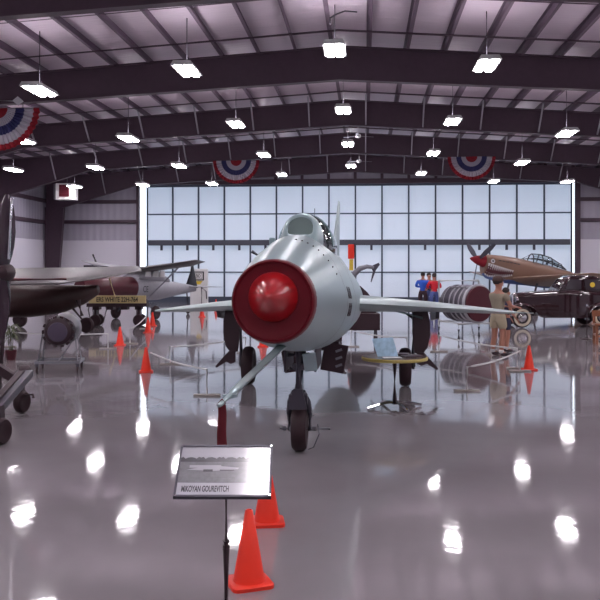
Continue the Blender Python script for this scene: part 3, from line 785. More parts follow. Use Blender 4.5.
# birdcage canopy
b = MB(XS).m('black')
arch = [(2.95, .0, .50), (3.25, .28, .86), (3.75, .32, .92), (4.3, .30, .88), (4.9, .2, .68)]
def ap(i, a): x, w_, z = arch[i]; return Vector((x, max(w_, .26) * math.cos(a), .42 + (z - .42) * math.sin(a)))
for i in range(1, 5): b.tube([ap(i, PI * k / 10) for k in range(11)], .030, 5)
for a in (.5, PI / 2, PI - .5): b.tube([(2.75, .2 * math.cos(a), .5)] + [ap(i, a) for i in range(1, 5)] + [(5.3, 0, .46)], .026, 5)
cf = b.build('canopy_frame', sh)
b = MB(XS).m(mat('clear_canopy', (.7, .8, .85), .03, trans=.92, ior=1.1)); b.rings([[ap(i, PI * k / 10) * .995 for k in range(11)] for i in range(1, 5)], cap=False, closed=False); b.build('canopy_glass', cf)
for s in (-1, 1):
    b = MB(XS).m('tan'); b.rings([airfoil((2.2, s * .35, -.55), (4.8, s * .35, -.50), .34), airfoil((2.5, s * 3.2, -.33), (4.5, s * 3.2, -.30), .22), airfoil((2.9, s * 5.4, -.12), (4.0, s * 5.4, -.10), .09), airfoil((3.2, s * 5.65, -.10), (3.7, s * 5.65, -.10), .03)])
    wg = b.build('wing', sh, sharp=40)
    b = MB(XS).m('tan'); b.rings([airfoil((8.0, s * .1, .12), (9.0, s * .1, .12), .1), airfoil((8.3, s * 1.7, .12), (8.9, s * 1.7, .12), .04)]); b.build('tailplane', sh)
    mgx = 2.9; zz = 2.42 - .55 - .62
    b = MB().m('greyd').tube([(mgx, s * 1.25, zz + .1), (mgx - .3, s * 1.25, .36)], .06, 8); b.build('gear_leg', sh)
    b = MB().m('rubber'); wheel(b, (mgx - .3, s * 1.25 - s * .12, .36), .36, .2, axis=(0, 1, 0)); b.build('wheel', sh)
b = MB(XS).m('winggrey'); b.rings([airfoil((7.7, 0, .2), (9.3, 0, .1), .12, up=(0, 1, 0)), airfoil((8.5, 0, 1.25), (9.55, 0, 1.2), .08, up=(0, 1, 0)), airfoil((8.8, 0, 1.42), (9.4, 0, 1.38), .04, up=(0, 1, 0))]); b.build('tail_fin', sh)
b = MB().m('rubber'); wheel(b, (8.4, 0, .15), .15, .09, axis=(0, 1, 0)); b.m('greyd').tube([(8.4, .0, .15), (8.2, 0, .85)], .04, 6); b.build('tail_wheel', sh)

# ------------------------------------------------------------------ vintage car
cl = G(522, 328)
car = empty('vintage_car', cl, R(5), 'dark cherry vintage saloon car with whitewall tyres', 'car')   # local x = rearwards, y = away; front axle at origin, near side y=0
CW = 1.45
def whl(x, y, flip=1):
    e_ = MB().m('rubber'); wheel(e_, (x, y, .345), .345, .16, axis=(0, 1, 0)); o1 = e_.build('wheel', car)
    e_ = MB().m(mat('whitewall_cream', (.62, .55, .42), .5) if 'ww' not in M else M['ww'])
    e_.lathe([(.205, -.085), (.215, -.094), (.285, -.090), (.29, -.082)], o=(x, y, .345), d=(0, 1 * flip, 0), n=32, cap=False); e_.build('whitewall', o1)
    e_ = MB().m('chrome').lathe([(.15, -.075), (.14, -.09), (.08, -.10), (.06, -.13), (.01, -.135)], o=(x, y, .345), d=(0, flip, 0), n=24); e_.m('carpaint').lathe([(.205, -.07), (.15, -.085)], o=(x, y, .345), d=(0, flip, 0), n=24, cap=False); e_.build('hubcap', o1)
M['ww'] = mat('whitewall', (.62, .55, .42), .5)
for x in (0, 2.75):
    whl(x, .04, 1); whl(x, CW - .04, -1)
# body cross-sections along x
def sect(x, w_, z0, z1, rt, n=7):
    c = CW / 2; p = [(x, c - w_, z0)]
    for k in range(n): a = PI - PI / 2 * k / (n - 1); p.append((x, c - w_ + rt + rt * math.cos(a), z1 - rt + rt * math.sin(a)))
    for k in range(n): a = PI / 2 - PI / 2 * k / (n - 1); p.append((x, c + w_ - rt + rt * math.cos(a), z1 - rt + rt * math.sin(a)))
    p.append((x, c + w_, z0)); return p
b = MB().m('carpaint')
b.rings([sect(-.10, .25, .42, 1.05, .12), sect(-.02, .28, .40, 1.14, .14), sect(.6, .36, .38, 1.18, .16), sect(1.20, .52, .36, 1.22, .16), sect(1.45, .60, .34, 1.24, .14), sect(2.6, .62, .34, 1.20, .14), sect(3.1, .60, .38, 1.18, .18), sect(3.7, .46, .42, .85, .2), sect(3.9, .3, .45, .6, .1)])
b.build('body', car, sharp=50)
b = MB().m('carpaint'); b.rings([sect(1.35, .50, 1.15, 1.22, .05), sect(1.62, .49, 1.15, 1.60, .12), sect(1.85, .50, 1.15, 1.72, .14), sect(2.6, .50, 1.15, 1.72, .16), sect(3.05, .48, 1.12, 1.55, .18), sect(3.35, .42, 1.05, 1.2, .12)]); cab = b.build('cabin', car, sharp=50)
M['carglass'] = mat('car_glass', (.06, .05, .06), .05, 0, .7)
b = MB().m('carglass')
for x0, x1, xt0, xt1 in ((1.52, 2.12, 1.70, 2.12), (2.22, 2.85, 2.22, 2.72)):
    b.prism([(x0 + .05, 1.27), (x1, 1.27), (xt1, 1.60), (xt0, 1.60)], (0, .04, 0), o=(0, CW / 2 - .497, 0))
b.build('side_window', cab)
b = MB().m('yellow').lathe([(.085, 0), (.085, .01)], o=(2.5, CW / 2 - .522, 1.42), d=(0, -1, 0), n=20); b.build('window_sticker', cab)
def fender(x, y, sgn):
    b = MB().m('carpaint'); rg = []
    for k in range(11):
        a = R(-10 + 180 * k / 10); 
        r0 = .44; cx_ = x + (-r0 * math.cos(a)) * 1.12; cz = .345 + r0 * math.sin(a) * .98
        rg.append([(cx_, y + sgn * .17, cz - .03), (cx_, y + sgn * .12, cz + .035), (cx_, y - sgn * .02, cz + .06), (cx_, y - sgn * .16, cz + .04), (cx_, y - sgn * .20, cz - .02), (cx_, y - sgn * .0, cz - .0)])
    b.rings(rg); b.build('fender', car, sharp=60)
for x in (.03, 2.75):
    fender(x, .09, 1); fender(x, CW - .09, -1)
for y in (.10, CW - .10):
    b = MB().m('carpaint').rings([[(x, y - .14, z), (x, y + .14, z), (x, y + .14, z + .04), (x, y - .14, z + .04)] for x, z in ((.5, .45), (.75, .33), (2.1, .32), (2.35, .42))]); b.build('running_board', car)
b = MB().m('chrome')
for y in (.30, CW - .30): b.lathe([(.01, .12), (.07, .10), (.105, .02), (.10, 0)], o=(-.12, y, .92), d=(1, 0, 0), n=18)
b.build('headlamp', car)
b = MB().m('chrome').tube([(-.36, .0, .42), (-.42, .3, .44), (-.43, CW / 2, .44), (-.42, CW - .3, .44), (-.36, CW, .42)], .035, 8); b.bar((-.4, .45, .44), (-.0, .5, .44), .03, .03); b.bar((-.4, CW - .45, .44), (-.0, CW - .5, .44), .03, .03); b.build('bumper', car)
b = MB().m('chrome').rings([[(-.11 - t, CW / 2 - w_, .5), (-.11 - t, CW / 2 + w_, .5), (-.11 - t, CW / 2 + w_ * .8, 1.08), (-.11 - t, CW / 2 - w_ * .8, 1.08)] for t, w_ in ((0, .24), (.03, .2))]); b.build('grille', car)
b = MB().m('chrome').tube([(1.9, .10, 1.08), (2.08, .10, 1.08)], .012, 6); b.tube([(.2, CW / 2 - .38, 1.10), (1.3, CW / 2 - .58, 1.14)], .009, 5); b.build('side_trim', car)

# ------------------------------------------------------------------ left light aircraft (silver, high wing)
ll = Vector((-6.3, 33.0, 0))
la = empty('light_aircraft', ll, R(66), 'pale high-wing light aircraft with maroon cowling parked before the door', 'aircraft')
# local x toward tail (right), y away
XL = Matrix.Translation((0, 0, 1.20)) @ Matrix.Rotation(R(2), 4, 'Y')
fl = [(-3.5, .26, .24, .24), (-3.3, .36, .34, .34), (-1.6, .42, .40, .42), (-.55, .43, .42, .46)]
b = MB(XL).m('maroon'); b.rings([ov(*q) for q in fl]); b.build('cowling', la, sharp=50)
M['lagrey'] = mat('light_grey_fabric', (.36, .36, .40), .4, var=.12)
b = MB(XL).m('lagrey'); b.rings([ov(*q) for q in [(-.54, .43, .42, .46), (.2, .44, .44, .5), (1.4, .40, .38, .46), (2.6, .26, .28, .30), (3.9, .12, .18, .14), (4.3, .06, .12, .10)]]); b.build('fuselage', la, sharp=50)
b = MB(XL).m('lagrey'); b.rings([ov(-.45, .40, .06, .10, .42), ov(.1, .38, .40, .2, .42), ov(1.0, .36, .42, .2, .4), ov(1.9, .25, .1, .2, .35)]); cabn = b.build('cabin', la, sharp=50)
b = MB(XL).m('white')
for x0 in (-.1, .42, .9): b.prism([(x0, .44), (x0 + .40, .44), (x0 + .36, .70), (x0 + .08, .72)], (0, .03, 0), o=(0, -.385, 0))
b.build('cabin_window', cabn)
text_mesh('CE', .34, 'fuselage_lettering', M['black'], la, XL @ Matrix.Translation((-.30, -.452, -.16)) @ Matrix.Rotation(PI / 2, 4, 'X'), .9)
# wing near half comes toward the camera and left; far half goes away right
for s, lx in ((-1, 0), (1, 0)):
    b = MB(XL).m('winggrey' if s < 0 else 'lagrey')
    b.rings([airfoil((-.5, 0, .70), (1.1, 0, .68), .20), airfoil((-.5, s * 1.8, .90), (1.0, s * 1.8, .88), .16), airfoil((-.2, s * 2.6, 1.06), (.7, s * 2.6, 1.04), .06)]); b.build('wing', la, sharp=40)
    b = MB(XL).m('lagrey').tube([(.1, s * .42, -.40), (.2, s * 1.7, .80)], .035, 6); b.build('wing_strut', la)
    b = MB().m('greyd').tube([(-.1, s * .35, .9), (-.15, s * .85, .28)], .045, 6); b.build('gear_leg', la)
    b = MB().m('rubber'); wheel(b, (-.15, s * .92, .27), .27, .16, axis=(0, 1, 0)); b.build('wheel', la)
    b = MB(XL).m('lagrey'); b.rings([airfoil((3.5, s * .05, .1), (4.4, s * .05, .1), .07), airfoil((3.7, s * 1.4, .1), (4.3, s * 1.4, .1), .03)]); b.build('tailplane', la)
b = MB(XL).m('black'); b.rings([airfoil((3.5, 0, .12), (4.5, 0, .05), .08, up=(0, 1, 0)), airfoil((3.9, 0, .8), (4.2, 0, .78), .05, up=(0, 1, 0)), airfoil((3.95, 0, 1.25), (4.05, 0, 1.23), .03, up=(0, 1, 0))]); b.build('tail_fin', la)
b = MB().m('rubber'); wheel(b, (3.7, 0, .12), .12, .07, axis=(0, 1, 0)); b.m('greyd').tube([(3.7, 0, .12), (3.6, 0, 1.0)], .03, 6); b.build('tail_wheel', la)
# dark vintage aircraft in front of it
dl = G(40, 329)
da = empty('dark_aircraft', dl, 0, 'dark brown vintage aircraft with broad dull grey wing behind the engine stand', 'aircraft')
def D(x, y, Y): return P(x, y, Y) - dl
b = MB().m('olive')
def ovr(c, w_, h_, n=24): return [(c.x, c.y + w_ * math.cos(a), c.z + h_ * math.sin(a)) for a in [2 * PI * k / n for k in range(n)]]
b.rings([ovr(D(-40, 300, 26), .45, .50), ovr(D(0, 301, 26), .5, .50), ovr(D(30, 301, 26), .55, .50), ovr(D(62, 299, 26.3), .52, .44), ovr(D(84, 295, 26.8), .42, .30), ovr(D(98, 290, 27), .22, .16)])
b.build('fuselage', da, sharp=60)
b = MB().m('winggrey')
rg = []
for (x0, y0, Y0, x1, y1, Y1, th) in ((-40, 284, 20.5, -36, 270, 24, .24), (12, 284, 21, 14, 268.5, 24.5, .22), (60, 283, 22, 52, 267.8, 25.6, .20), (88, 279.5, 24, 84, 267.3, 27.5, .18), (118, 275, 26, 112, 266.8, 29, .13), (142, 271, 27, 138, 266, 29.5, .06)):
    rg.append(airfoil(D(x0, y0, Y0), D(x1, y1, Y1), th))
b.rings(rg); b.build('wing', da, sharp=40)
b = MB().m('maroon').tube([D(9, 279.5, 20.9), D(66, 279, 21.9)], [.05, .035], 8); b.build('gun_barrel', da)
b = MB().m('dark').tube([D(78, 300, 26), D(82, 316, 26)], [.09, .06], 8); b.build('gear_leg', da)
b = MB().m('dark').tube([D(70, 305, 26.6), D(86, 324, 26.2)], [.05, .04], 8); b.build('gear_brace', da)
wc = D(86.5, 324, 26.0); 
b = MB().m('rubber'); wheel(b, (wc.x, wc.y, .24), .24, .16, axis=(.25, 1, 0)); b.build('wheel', da)
wc2 = D(20, 320, 28.5)
b = MB().m('dark').tube([D(20, 300, 27), (wc2.x, wc2.y, .3)], .05, 8); b.build('gear_leg', da)
b = MB().m('rubber'); wheel(b, (wc2.x, wc2.y, .26), .26, .16, axis=(.25, 1, 0)); b.build('wheel', da)

# yellow lettered beam on a low trailer
q0, q1 = P(89, 303, 29), P(146, 303.5, 29)
yb = empty('lettered_trailer', Vector(((q0.x + q1.x) / 2, 29, 0)), 0, 'low dark trailer carrying a yellow beam lettered with a name and number', 'trailer')
L = q1.x - q0.x
b = MB().m('cream').box((0, 0, H - (299.5 - HOR) / F * 29), (L, .12, .27)); b.build('lettered_beam', yb, bevel=.01)
text_mesh('ERS WHITE 22H-764', .22, 'lettering', M['black'], yb, Matrix.Translation((-L / 2 + .26, -.064, H - (301.6 - HOR) / F * 29)) @ Matrix.Rotation(PI / 2, 4, 'X'), fit=1.42, bold=.004)
b = MB().m('dark').box((0, .1, .72), (L + .1, .5, .12))
for k in range(4): b.box((-L / 2 + .25 + k * .48, .1, .62), (.22, .4, .12))
b.build('chassis', yb)
for s in (-1, 1):
    b = MB().m('dark').box((s * L * .38, .1, .46), (.08, .4, .4)); b.build('support', yb)
    for yy in (-.1, .4): b = MB().m('rubber'); wheel(b, (s * L * .38, yy, .2), .2, .12, axis=(0, 1, 0)); b.build('wheel', yb)
b = MB().m('cream').tube([(-.25, -.1, 1.62), (-.05, -.1, .98)], .03, 6); b.build('prop_rod', yb)

# instrument tripod behind the wing
e = empty('instrument_tripod', P(96, 262, 40) * 1.0, 0, 'dark angled instrument on a tripod behind the aircraft wing', 'instrument'); e.location.z = 0
for k in range(3):
    a = 2 * PI * k / 3; MB().m('black').tube([(.5 * math.cos(a), .5 * math.sin(a), 0), (0, 0, 1.9)], .03, 6).build('leg', e)
b = MB().m('greyd').box((-.1, 0, 1.98), (.9, .25, .22)); b.build('head', e)
b = MB().m('black').tube([(.1, 0, 2.0), (-.15, 0, 2.6)], [.07, .04], 6); b.build('handle', e)

# ------------------------------------------------------------------ white fuel pump
e = empty('fuel_pump', G(199, 309.5), R(4), 'white vintage fuel pump with a black framed sign, near the hangar door', 'fuel pump')
b = MB().m('white').box((0, .25, .97), (.84, .5, 1.90)); b.build('cabinet', e, bevel=.04)
b = MB().m('greyd').box((0, .25, .03), (.92, .56, .06)); b.build('plinth', e)
b = MB().m('black').box((-.02, -.012, 1.58), (.50, .03, .42)); fr = b.build('sign_frame', e)
b = MB().m('white').box((-.02, -.03, 1.58), (.40, .02, .32)); b.build('sign_face', fr)
b = MB().m('black').box((-.02, -.045, 1.58), (.34, .012, .25)); b.build('sign_plate', fr)
b = MB().m('white').box((-.02, -.053, 1.58), (.31, .012, .22)); b.build('number_plate', fr)
text_mesh('80', .24, 'number', M['black'], fr, Matrix.Translation((-.165, -.062, 1.50)) @ Matrix.Rotation(PI / 2, 4, 'X'), 1.0)
b = MB().m('yellow').prism([(-.17, 1.34), (.17, 1.34), (.05, 1.18), (-.08, 1.18)], (0, .02, 0), o=(0, -.012, 0)); b.build('yellow_label', e)
b = MB().m('black').tube([(.12, -.04, 1.05), (.34, -.06, .85), (.36, -.07, .5)], .025, 6); b.tube([(.12, -.04, 1.05), (.13, -.05, .25)], .02, 6); b.build('hose', e)

# red and yellow marker board, low cart with curved arm
pm = P(352, 300, 36.0); pm.z = 0
e = empty('marker_board', pm, 0, 'tall red over yellow marker board standing behind the jet', 'marker')
b = MB().m('cone').box((-.04, 0, 2.66), (.26, .10, .62)); b.build('red_panel', e, bevel=.03)
b = MB().m('yellow').box((-.03, 0, 2.10), (.17, .08, .48)); b.build('yellow_panel', e, bevel=.01)
b = MB().m('greyd').tube([(.12, 0, .03), (.12, 0, 3.0)], .035, 8); b.build('post', e)
b = MB().m('greyd').lathe([(.3, 0), (.3, .03), (.04, .05)], n=24, o=(.12, 0, 0)); b.build('base', e)

ct = G(358, 342); 
e = empty('service_cart', ct, 0, 'dark box cart on castors with curved grey arm behind the jet wing', 'cart')
sc_ = ct.y / F
b = MB().m('dark').box((.02, .3, H - (322 - HOR) * sc_), (1.16, .6, .46)); b.build('box', e, bevel=.02)
for s in (-1, 1):
    for q in (0, 1):
        b = MB().m('rubber'); wheel(b, (s * .48 + .02, .06 + q * .5, .09), .09, .06, n=14); b.m('greyd').box((s * .48 + .02, .06 + q * .5, .25), (.05, .05, .32)); b.build('castor', e)
def C_(x, y, dy=.35): q = P(x, y, ct.y + dy) - ct; return q
b = MB().m('grey').tube([C_(350, 310), C_(351, 284), C_(354, 274), C_(360, 268.5), C_(367, 266.5), C_(374, 267.5)], [.10, .10, .09, .075, .06, .05], 10); b.build('curved_arm', e)
b = MB().m('greyd').prism([(-.12, .06), (.10, .16), (.13, .10), (.02, -.05), (-.10, -.38), (-.12, -.36), (-.06, -.08)], (0, .06, 0), o=C_(375, 268.5)); b.build('hook', e)
b = MB().m('dark').prism([(-.35, .42), (-.10, .30), (.10, .12), (.32, -.22), (.35, -.75), (-.35, -.75)], (0, .25, 0), o=C_(364, 297)); b.build('engine_hood', e, bevel=.02)

# ------------------------------------------------------------------ right edge: stanchion and bench
e = empty('stanchion', G(587, 339), 0, 'dark posted stanchion with flat round base beside the vintage car', 'stanchion')
MB().m('dark').lathe([(.17, 0), (.17, .015), (.04, .035), (.025, .06)], n=24).build('base', e)
MB().m('dark').tube([(0, 0, .04), (0, 0, .93)], .024, 10).build('post', e)
MB().m('chrome').lathe([(.03, .90), (.036, .93), (.03, .97), (.012, .985)], n=14).build('cap', e)
e = empty('wooden_bench', G(606, 345), R(-8), 'brown wooden bench cut off by the picture edge', 'bench')
b = MB().m('woodbrown').box((.2, .2, .52), (.95, .42, .05)); b.build('seat', e)
b = MB().m('woodbrown').box((.2, .40, .80), (.95, .04, .16)); b.build('backrest', e)
for s in (-.22, .62):
    for q, hh in ((.03, .52), (.40, .84)): MB().m('woodbrown').box((s, q, hh / 2), (.06, .05, hh)).build('leg', e)
    MB().m('woodbrown').box((s, .22, .25), (.05, .34, .05)).build('side_rail', e)
MB().m('woodbrown').box((.2, .03, .22), (.84, .04, .05)).build('front_rail', e)

# ------------------------------------------------------------------ left edge: propeller on a stand, dolly, plant
pl_ = Vector((P(4, 300, 13).x, 13, 0))
e = empty('propeller_stand', pl_, 0, 'tall dark polished propeller standing upright at the picture edge', 'propeller')
def blade(z0, z1, lean):
    b = MB().m(mat('dark_polished_blade', (.035, .018, .03), .18, coat=.8) if 'pbl' not in M else M['pbl']); rg = []
    for k in range(11):
        t_ = k / 10; z = z0 + (z1 - z0) * t_; w_ = [.06, .10, .13, .145, .15, .15, .14, .13, .11, .08, .03][k]; tw_ = R(50 - 32 * t_); th = .05 * (1 - t_ * .8)
        c = Vector((lean * t_, 0, z)); ax = Vector((math.cos(tw_), math.sin(tw_), 0)); ay = Vector((-ax.y, ax.x, 0))
        rg.append([c + ax * w_ * math.cos(a) + ay * th * math.sin(a) for a in [2 * PI * j / 14 for j in range(14)]])
    b.rings(rg); return b.build('blade', e, sharp=60)
M['pbl'] = mat('dark_polished_blade', (.035, .018, .03), .18, coat=.8)
blade(2.0, 3.15, .05); blade(1.9, .75, -.13)
b = MB().m('dark').lathe([(.02, -.16), (.09, -.12), (.14, 0), (.14, .12), (.02, .16)], o=(0, 0, 1.95), d=(0, 1, 0), n=24); b.build('hub', e)
b = MB().m('chrome').box((.10, -.02, 2.62), (.035, .04, .95), Matrix.Rotation(R(3), 3, 'Y')); b.build('blade_glint_strip', e, bevel=.01)  # bright bar modelled in place of the reflection on the polished blade
b = MB().m('dark').tube([(-.16, .2, .03), (0, .2, 1.9)], .045, 10); b.bar((0, .2, 1.9), (0, 0, 1.95), .08, .08); b.build('pole', e)
b = MB().m('dark').box((-.16, .1, .02), (.5, .6, .04)); b.build('base_plate', e)

dlo = G(20, 414)
e = empty('tow_dolly', dlo, 0, 'dark tubular tow dolly with wheels at the picture edge', 'dolly')
def E_(x, y, Y): return P(x, y, Y) - dlo
b = MB().m('greyd').bar(E_(26, 373, 11.7), E_(-22, 428, 9.7), .20, .10); b.build('side_beam', e, bevel=.01)
b = MB().m('dark').bar(E_(22, 377, 11.6) + Vector((0, 0, .03)), E_(-24, 428, 9.7) + Vector((0, 0, .03)), .08, .12); b.build('channel', e)
b = MB().m('dark').bar(E_(-12, 362, 11.9), E_(22, 383, 11.7), .09, .12); b.build('cross_beam', e)
b = MB().m('dark').bar(E_(-12, 402, 11.4), E_(8, 400, 11.2), .08, .10); b.build('rear_bar', e)
b = MB().m('dark').lathe([(.09, -.08), (.11, -.06), (.11, .06), (.09, .08)], o=E_(24.5, 373, 11.75), d=(1, .4, 0), n=18); b.build('pivot', e)
for (x, y, Y) in ((22, 402, 11.85), (1, 430, 9.75)):
    c = E_(x, y, Y); r_ = .155
    b = MB().m('rubber'); wheel(b, (c.x, c.y, r_), r_, .11, axis=(1, -.3, 0), n=22); o1 = b.build('wheel', e)
    b = MB().m('dark').bar((c.x, c.y + .02, r_), (c.x - .03, c.y + .05, .44), .15, .05); b.build('wheel_bracket', e)
b = MB().m('dark').tube([E_(24, 395, 11.7), E_(33, 394.5, 11.7), E_(33.5, 398, 11.7)], .018, 6); b.build('locking_pin', e)

pt = G(11, 360)
e = empty('potted_plant', pt, 0, 'spiky potted plant in a small dark pot behind the dolly', 'plant')
b = MB().m('maroon').lathe([(.10, 0), (.13, .20), (.135, .22), (.12, .22), (.11, .19)], n=18); b.build('pot', e)
b = MB().m('leaf')
b.tube([(0, 0, .18), (0, 0, .6)], .015, 5); b.tube([(.03, 0, .18), (.05, .02, .7)], .012, 5); b.tube([(-.03, 0, .18), (-.06, -.02, .5)], .012, 5)
for k in range(70):
    a = random.uniform(0, 2 * PI); h0 = random.uniform(.38, .75); L_ = random.uniform(.2, .36); el_ = random.uniform(.0, .5)
    d = Vector((math.cos(a), math.sin(a), 0)); p0 = Vector((0, 0, h0)); side = Vector((-d.y, d.x, 0)) * .011
    p1 = p0 + d * L_ * .5 + Vector((0, 0, el_ * .3)); p2 = p0 + d * L_ + Vector((0, 0, el_ * .3 - .16))
    V_ = [b.v(q) for q in (p0 - side * .5, p0 + side * .5, p1 + side, p2, p1 - side)]; b.f([V_[0], V_[1], V_[2], V_[4]]); b.f([V_[4], V_[2], V_[3]])
b.build('foliage', e)

# ------------------------------------------------------------------ people
def skinned(name, pts, edges, parent, material, sub=2, root=0):
    bm = bmesh.new(); sl_ = bm.verts.layers.skin.verify(); vs = []
    for p in pts:
        v = bm.verts.new(p[:3]); rr = p[3]; v[sl_].radius = (rr, p[4] if len(p) > 4 else rr); vs.append(v)
    vs[root][sl_].use_root = True
    for a, c in edges: bm.edges.new((vs[a], vs[c]))
    me = bpy.data.meshes.new(name); bm.to_mesh(me); bm.free(); me.materials.append(M[material] if isinstance(material, str) else material)
    o = bpy.data.objects.new(name, me); COL.objects.link(o); o.parent = parent
    m_ = o.modifiers.new('skin', 'SKIN'); m_.use_smooth_shade = True; m_.branch_smoothing = .5
    m_ = o.modifiers.new('sub', 'SUBSURF'); m_.levels = sub; m_.render_levels = sub
    return o
def person(loc, rz, label, top, legsm, shorts=False, cap=None, arms=((.30, -.02, 1.12, .26, -.22, 1.05), (-.30, -.02, 1.12, -.26, -.22, 1.05)), hair='hair', k=1.0, stance=.11, fine=True, sleeves=.5):
    """faces local -y"""
    e = empty('person', loc, rz, label, 'person'); e.scale = (k, k, k)
    pts = [(0, .01, .95, .125, .10), (0, .01, 1.15, .12, .095), (0, 0, 1.34, .14, .10), (0, .01, 1.47, .06, .06), (0, -.005, 1.55, .052, .055), (0, -.015, 1.61, .072, .085), (0, -.01, 1.68, .078, .095), (0, 0, 1.745, .055, .065)]
    ed = [(0, 1), (1, 2), (2, 3), (3, 4), (4, 5), (5, 6), (6, 7)]
    def add(p, par): pts.append(p); ed.append((par, len(pts) - 1)); return len(pts) - 1
    add((0, -.125, 1.632, .012), 5)                                   # nose
    for s in (-1, 1): add((s * .083, .01, 1.64, .014), 5)            # ears
    hands = []
    for s, (ex, ey, ez, wx, wy, wz) in zip((1, -1), arms):
        i = add((s * .185, .01, 1.40, .055), 2); i = add((ex, ey, ez, .042), i); i = add((wx, wy, wz, .028), i)
        d = (Vector((wx, wy, wz)) - Vector((ex, ey, ez))).normalized()
        p = Vector((wx, wy, wz)) + d * .07; h_ = add((*p, .034, .022), i)
        if fine:
            side = d.cross(Vector((0, 0, 1))); side = side.normalized() if side.length > .1 else Vector((0, 1, 0))
            for q, ln in ((-1.5, .055), (-.5, .07), (.5, .075), (1.5, .06)):
                p1 = p + d * .03 + side * q * .017; j = add((*p1, .0095), h_); p2 = p1 + d * ln * .6 + Vector((0, 0, -.012)); j = add((*p2, .0085), j); p3 = p2 + d * ln * .35 + Vector((0, 0, -.02)); add((*p3, .0075), j)
            p1 = Vector((wx, wy, wz)) + d * .035 + side * -.035; j = add((*p1, .011), i); add((*(p1 + d * .04 + side * -.012), .009), j)
        hands.append(h_)
    feet = []
    for s in (1, -1):
        i = add((s * .095, .01, .86, .09), 0); i = add((s * stance, -.01, .48, .058), i); i = add((s * stance, .03, .27, .055), i); i = add((s * stance, .03, .10, .038), i); i = add((s * (stance + .01), -.09, .045, .035), i)
    skinned('body', pts, ed, e, 'skin', sub=1)
    # garments
    g = [(0, .01, .86, .172, .142), (0, .01, 1.15, .148, .120), (0, 0, 1.34, .165, .128), (0, .012, 1.45, .085, .08)]
    ge = [(0, 1), (1, 2), (2, 3)]
    for s, (ex, ey, ez, wx, wy, wz) in zip((1, -1), arms):
        g.append((s * .19, .01, 1.40, .075)); ge.append((2, len(g) - 1)); a = Vector((s * .19, .01, 1.40)); c = Vector((ex, ey, ez))
        q = a.lerp(c, .6 if sleeves <= .6 else 1.0); g.append((*q, .066)); ge.append((len(g) - 2, len(g) - 1))
        if sleeves > .6:
            q = c.lerp(Vector((wx, wy, wz)), .85); g.append((*q, .042)); ge.append((len(g) - 2, len(g) - 1))
    skinned('shirt', g, ge, e, top, sub=1, root=1)
    g = [(0, .01, 1.08, .140, .112), (0, .01, .92, .155, .125)]; ge = [(0, 1)]
    for s in (1, -1):
        g.append((s * .10, .01, .82, .108)); ge.append((1, len(g) - 1))
        g.append((s * stance, -.0, .60, .095)); ge.append((len(g) - 2, len(g) - 1))
        if not shorts:
            g.append((s * stance, .0, .45, .080)); ge.append((len(g) - 2, len(g) - 1)); g.append((s * stance, .03, .10, .064)); ge.append((len(g) - 2, len(g) - 1))
    skinned('shorts' if shorts else 'trousers', g, ge, e, legsm, sub=1)
    for s in (1, -1):
        skinned('shoe', [(s * stance, .055, .06, .05), (s * (stance + .003), -.03, .052, .05), (s * (stance + .012), -.13, .042, .040)], [(0, 1), (1, 2)], e, 'dark', sub=1)
        if shorts: skinned('sock', [(s * stance, .035, .07, .048), (s * stance, .03, .17, .052)], [(0, 1)], e, 'white', sub=1)
    b = MB().m(hair)
    rg = [[(.086 * c0 * math.cos(a), .005 + .105 * c0 * math.sin(a) + .012, z) for a in [2 * PI * j / 16 for j in range(16)]] for z, c0 in ((1.62, .80), (1.66, 1.0), (1.71, 1.02), (1.755, .86), (1.785, .5), (1.795, .1))]
    rg[0] = [(x, max(y, .02), z) for x, y, z in rg[0]]; rg[1] = [(x, max(y, -.02), z) for x, y, z in rg[1]]
    b.rings(rg); b.build('hair', e, sharp=60)
    if cap:
        b = MB().m(cap)
        b.rings([[(.098 * c0 * math.cos(a), .012 + .118 * c0 * math.sin(a), z) for a in [2 * PI * j / 18 for j in range(18)]] for z, c0 in ((1.69, 1.0), (1.74, 1.0), (1.785, .85), (1.81, .5), (1.818, .08))])
        b.prism([(-.085, -.07), (-.075, -.15), (-.04, -.19), (.04, -.19), (.075, -.15), (.085, -.07)], (0, 0, .012), o=(0, 0, 1.70), ax=(1, 0, 0), ay=(0, 1, -.1)); b.build('cap', e, sharp=60)
    # eyes and mouth
    b = MB().m('white')
    for s in (-1, 1): b.lathe([(.002, -.012), (.011, -.008), (.013, 0), (.011, .008), (.002, .012)], o=(s * .030, -.094, 1.662), d=(0, 1, 0), n=8)
    b.m('black')
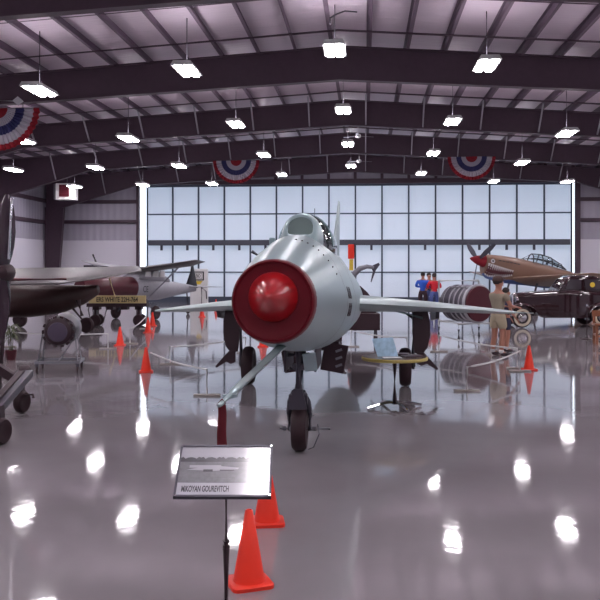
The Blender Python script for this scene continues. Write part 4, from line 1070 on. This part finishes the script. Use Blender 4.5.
    for s in (-1, 1): b.lathe([(.006, 0), (.003, .004)], o=(s * .030, -.105, 1.662), d=(0, -1, 0), n=8)
    b.m('maroon').box((0, -.100, 1.585), (.045, .012, .008)); b.build('face_features', e)
    return e
M['khaki'] = mat('khaki_shorts', (.40, .34, .24), .8, bump=.1); M['tanshirt'] = mat('tan_shirt', (.27, .23, .17), .8, bump=.1)
M['navy'] = mat('navy_cloth', (.03, .03, .07), .8); M['bluesh'] = mat('blue_shirt', (.02, .10, .55), .7); M['redsh'] = mat('red_shirt', (.60, .015, .03), .7)
M['jeans'] = mat('blue_jeans', (.07, .10, .28), .8); M['dpants'] = mat('dark_trousers', (.05, .025, .035), .8); M['capb'] = mat('brown_cap', (.07, .035, .03), .7)
person(G(498.5, 356), R(118), 'man in tan shirt, khaki shorts and brown cap, standing side-on', 'tanshirt', 'khaki', True, 'capb',
       arms=((.24, -.10, 1.13, .16, -.34, 1.10), (-.24, -.10, 1.13, -.14, -.34, 1.10)), k=1.01, stance=.12).scale.xy = (1.18, 1.18)
g2 = G(506.5, 352)
person(g2, R(100), 'person in dark shirt and navy shorts hidden behind the man in khaki', 'navy', 'navy', True, None,
       arms=((.25, -.02, 1.13, .22, -.18, .95), (-.25, -.02, 1.13, -.22, -.18, .95)), k=.86)
A0 = ((.27, .0, 1.13, .22, -.10, .92), (-.27, .0, 1.13, -.22, -.10, .92))
AX = ((.29, .0, 1.15, .12, -.20, 1.10), (-.29, .0, 1.15, -.12, -.20, 1.10))
person(G(423.0, 312), R(160), 'person in blue shirt and dark trousers talking by the hangar door', 'bluesh', 'dpants', False, None, AX, k=1.0, sleeves=.9).scale.xy = (1.12, 1.12)
person(G(429.0, 310.5), R(20), 'person in dark clothes between the blue and red shirts', 'navy', 'jeans', False, None, A0, k=.97, sleeves=.9).scale.xy = (1.12, 1.12)
person(G(434.0, 312.5), R(195), 'person in red shirt and blue jeans near the hangar door', 'redsh', 'jeans', False, None, AX, k=.97, sleeves=.9).scale.xy = (1.12, 1.12)
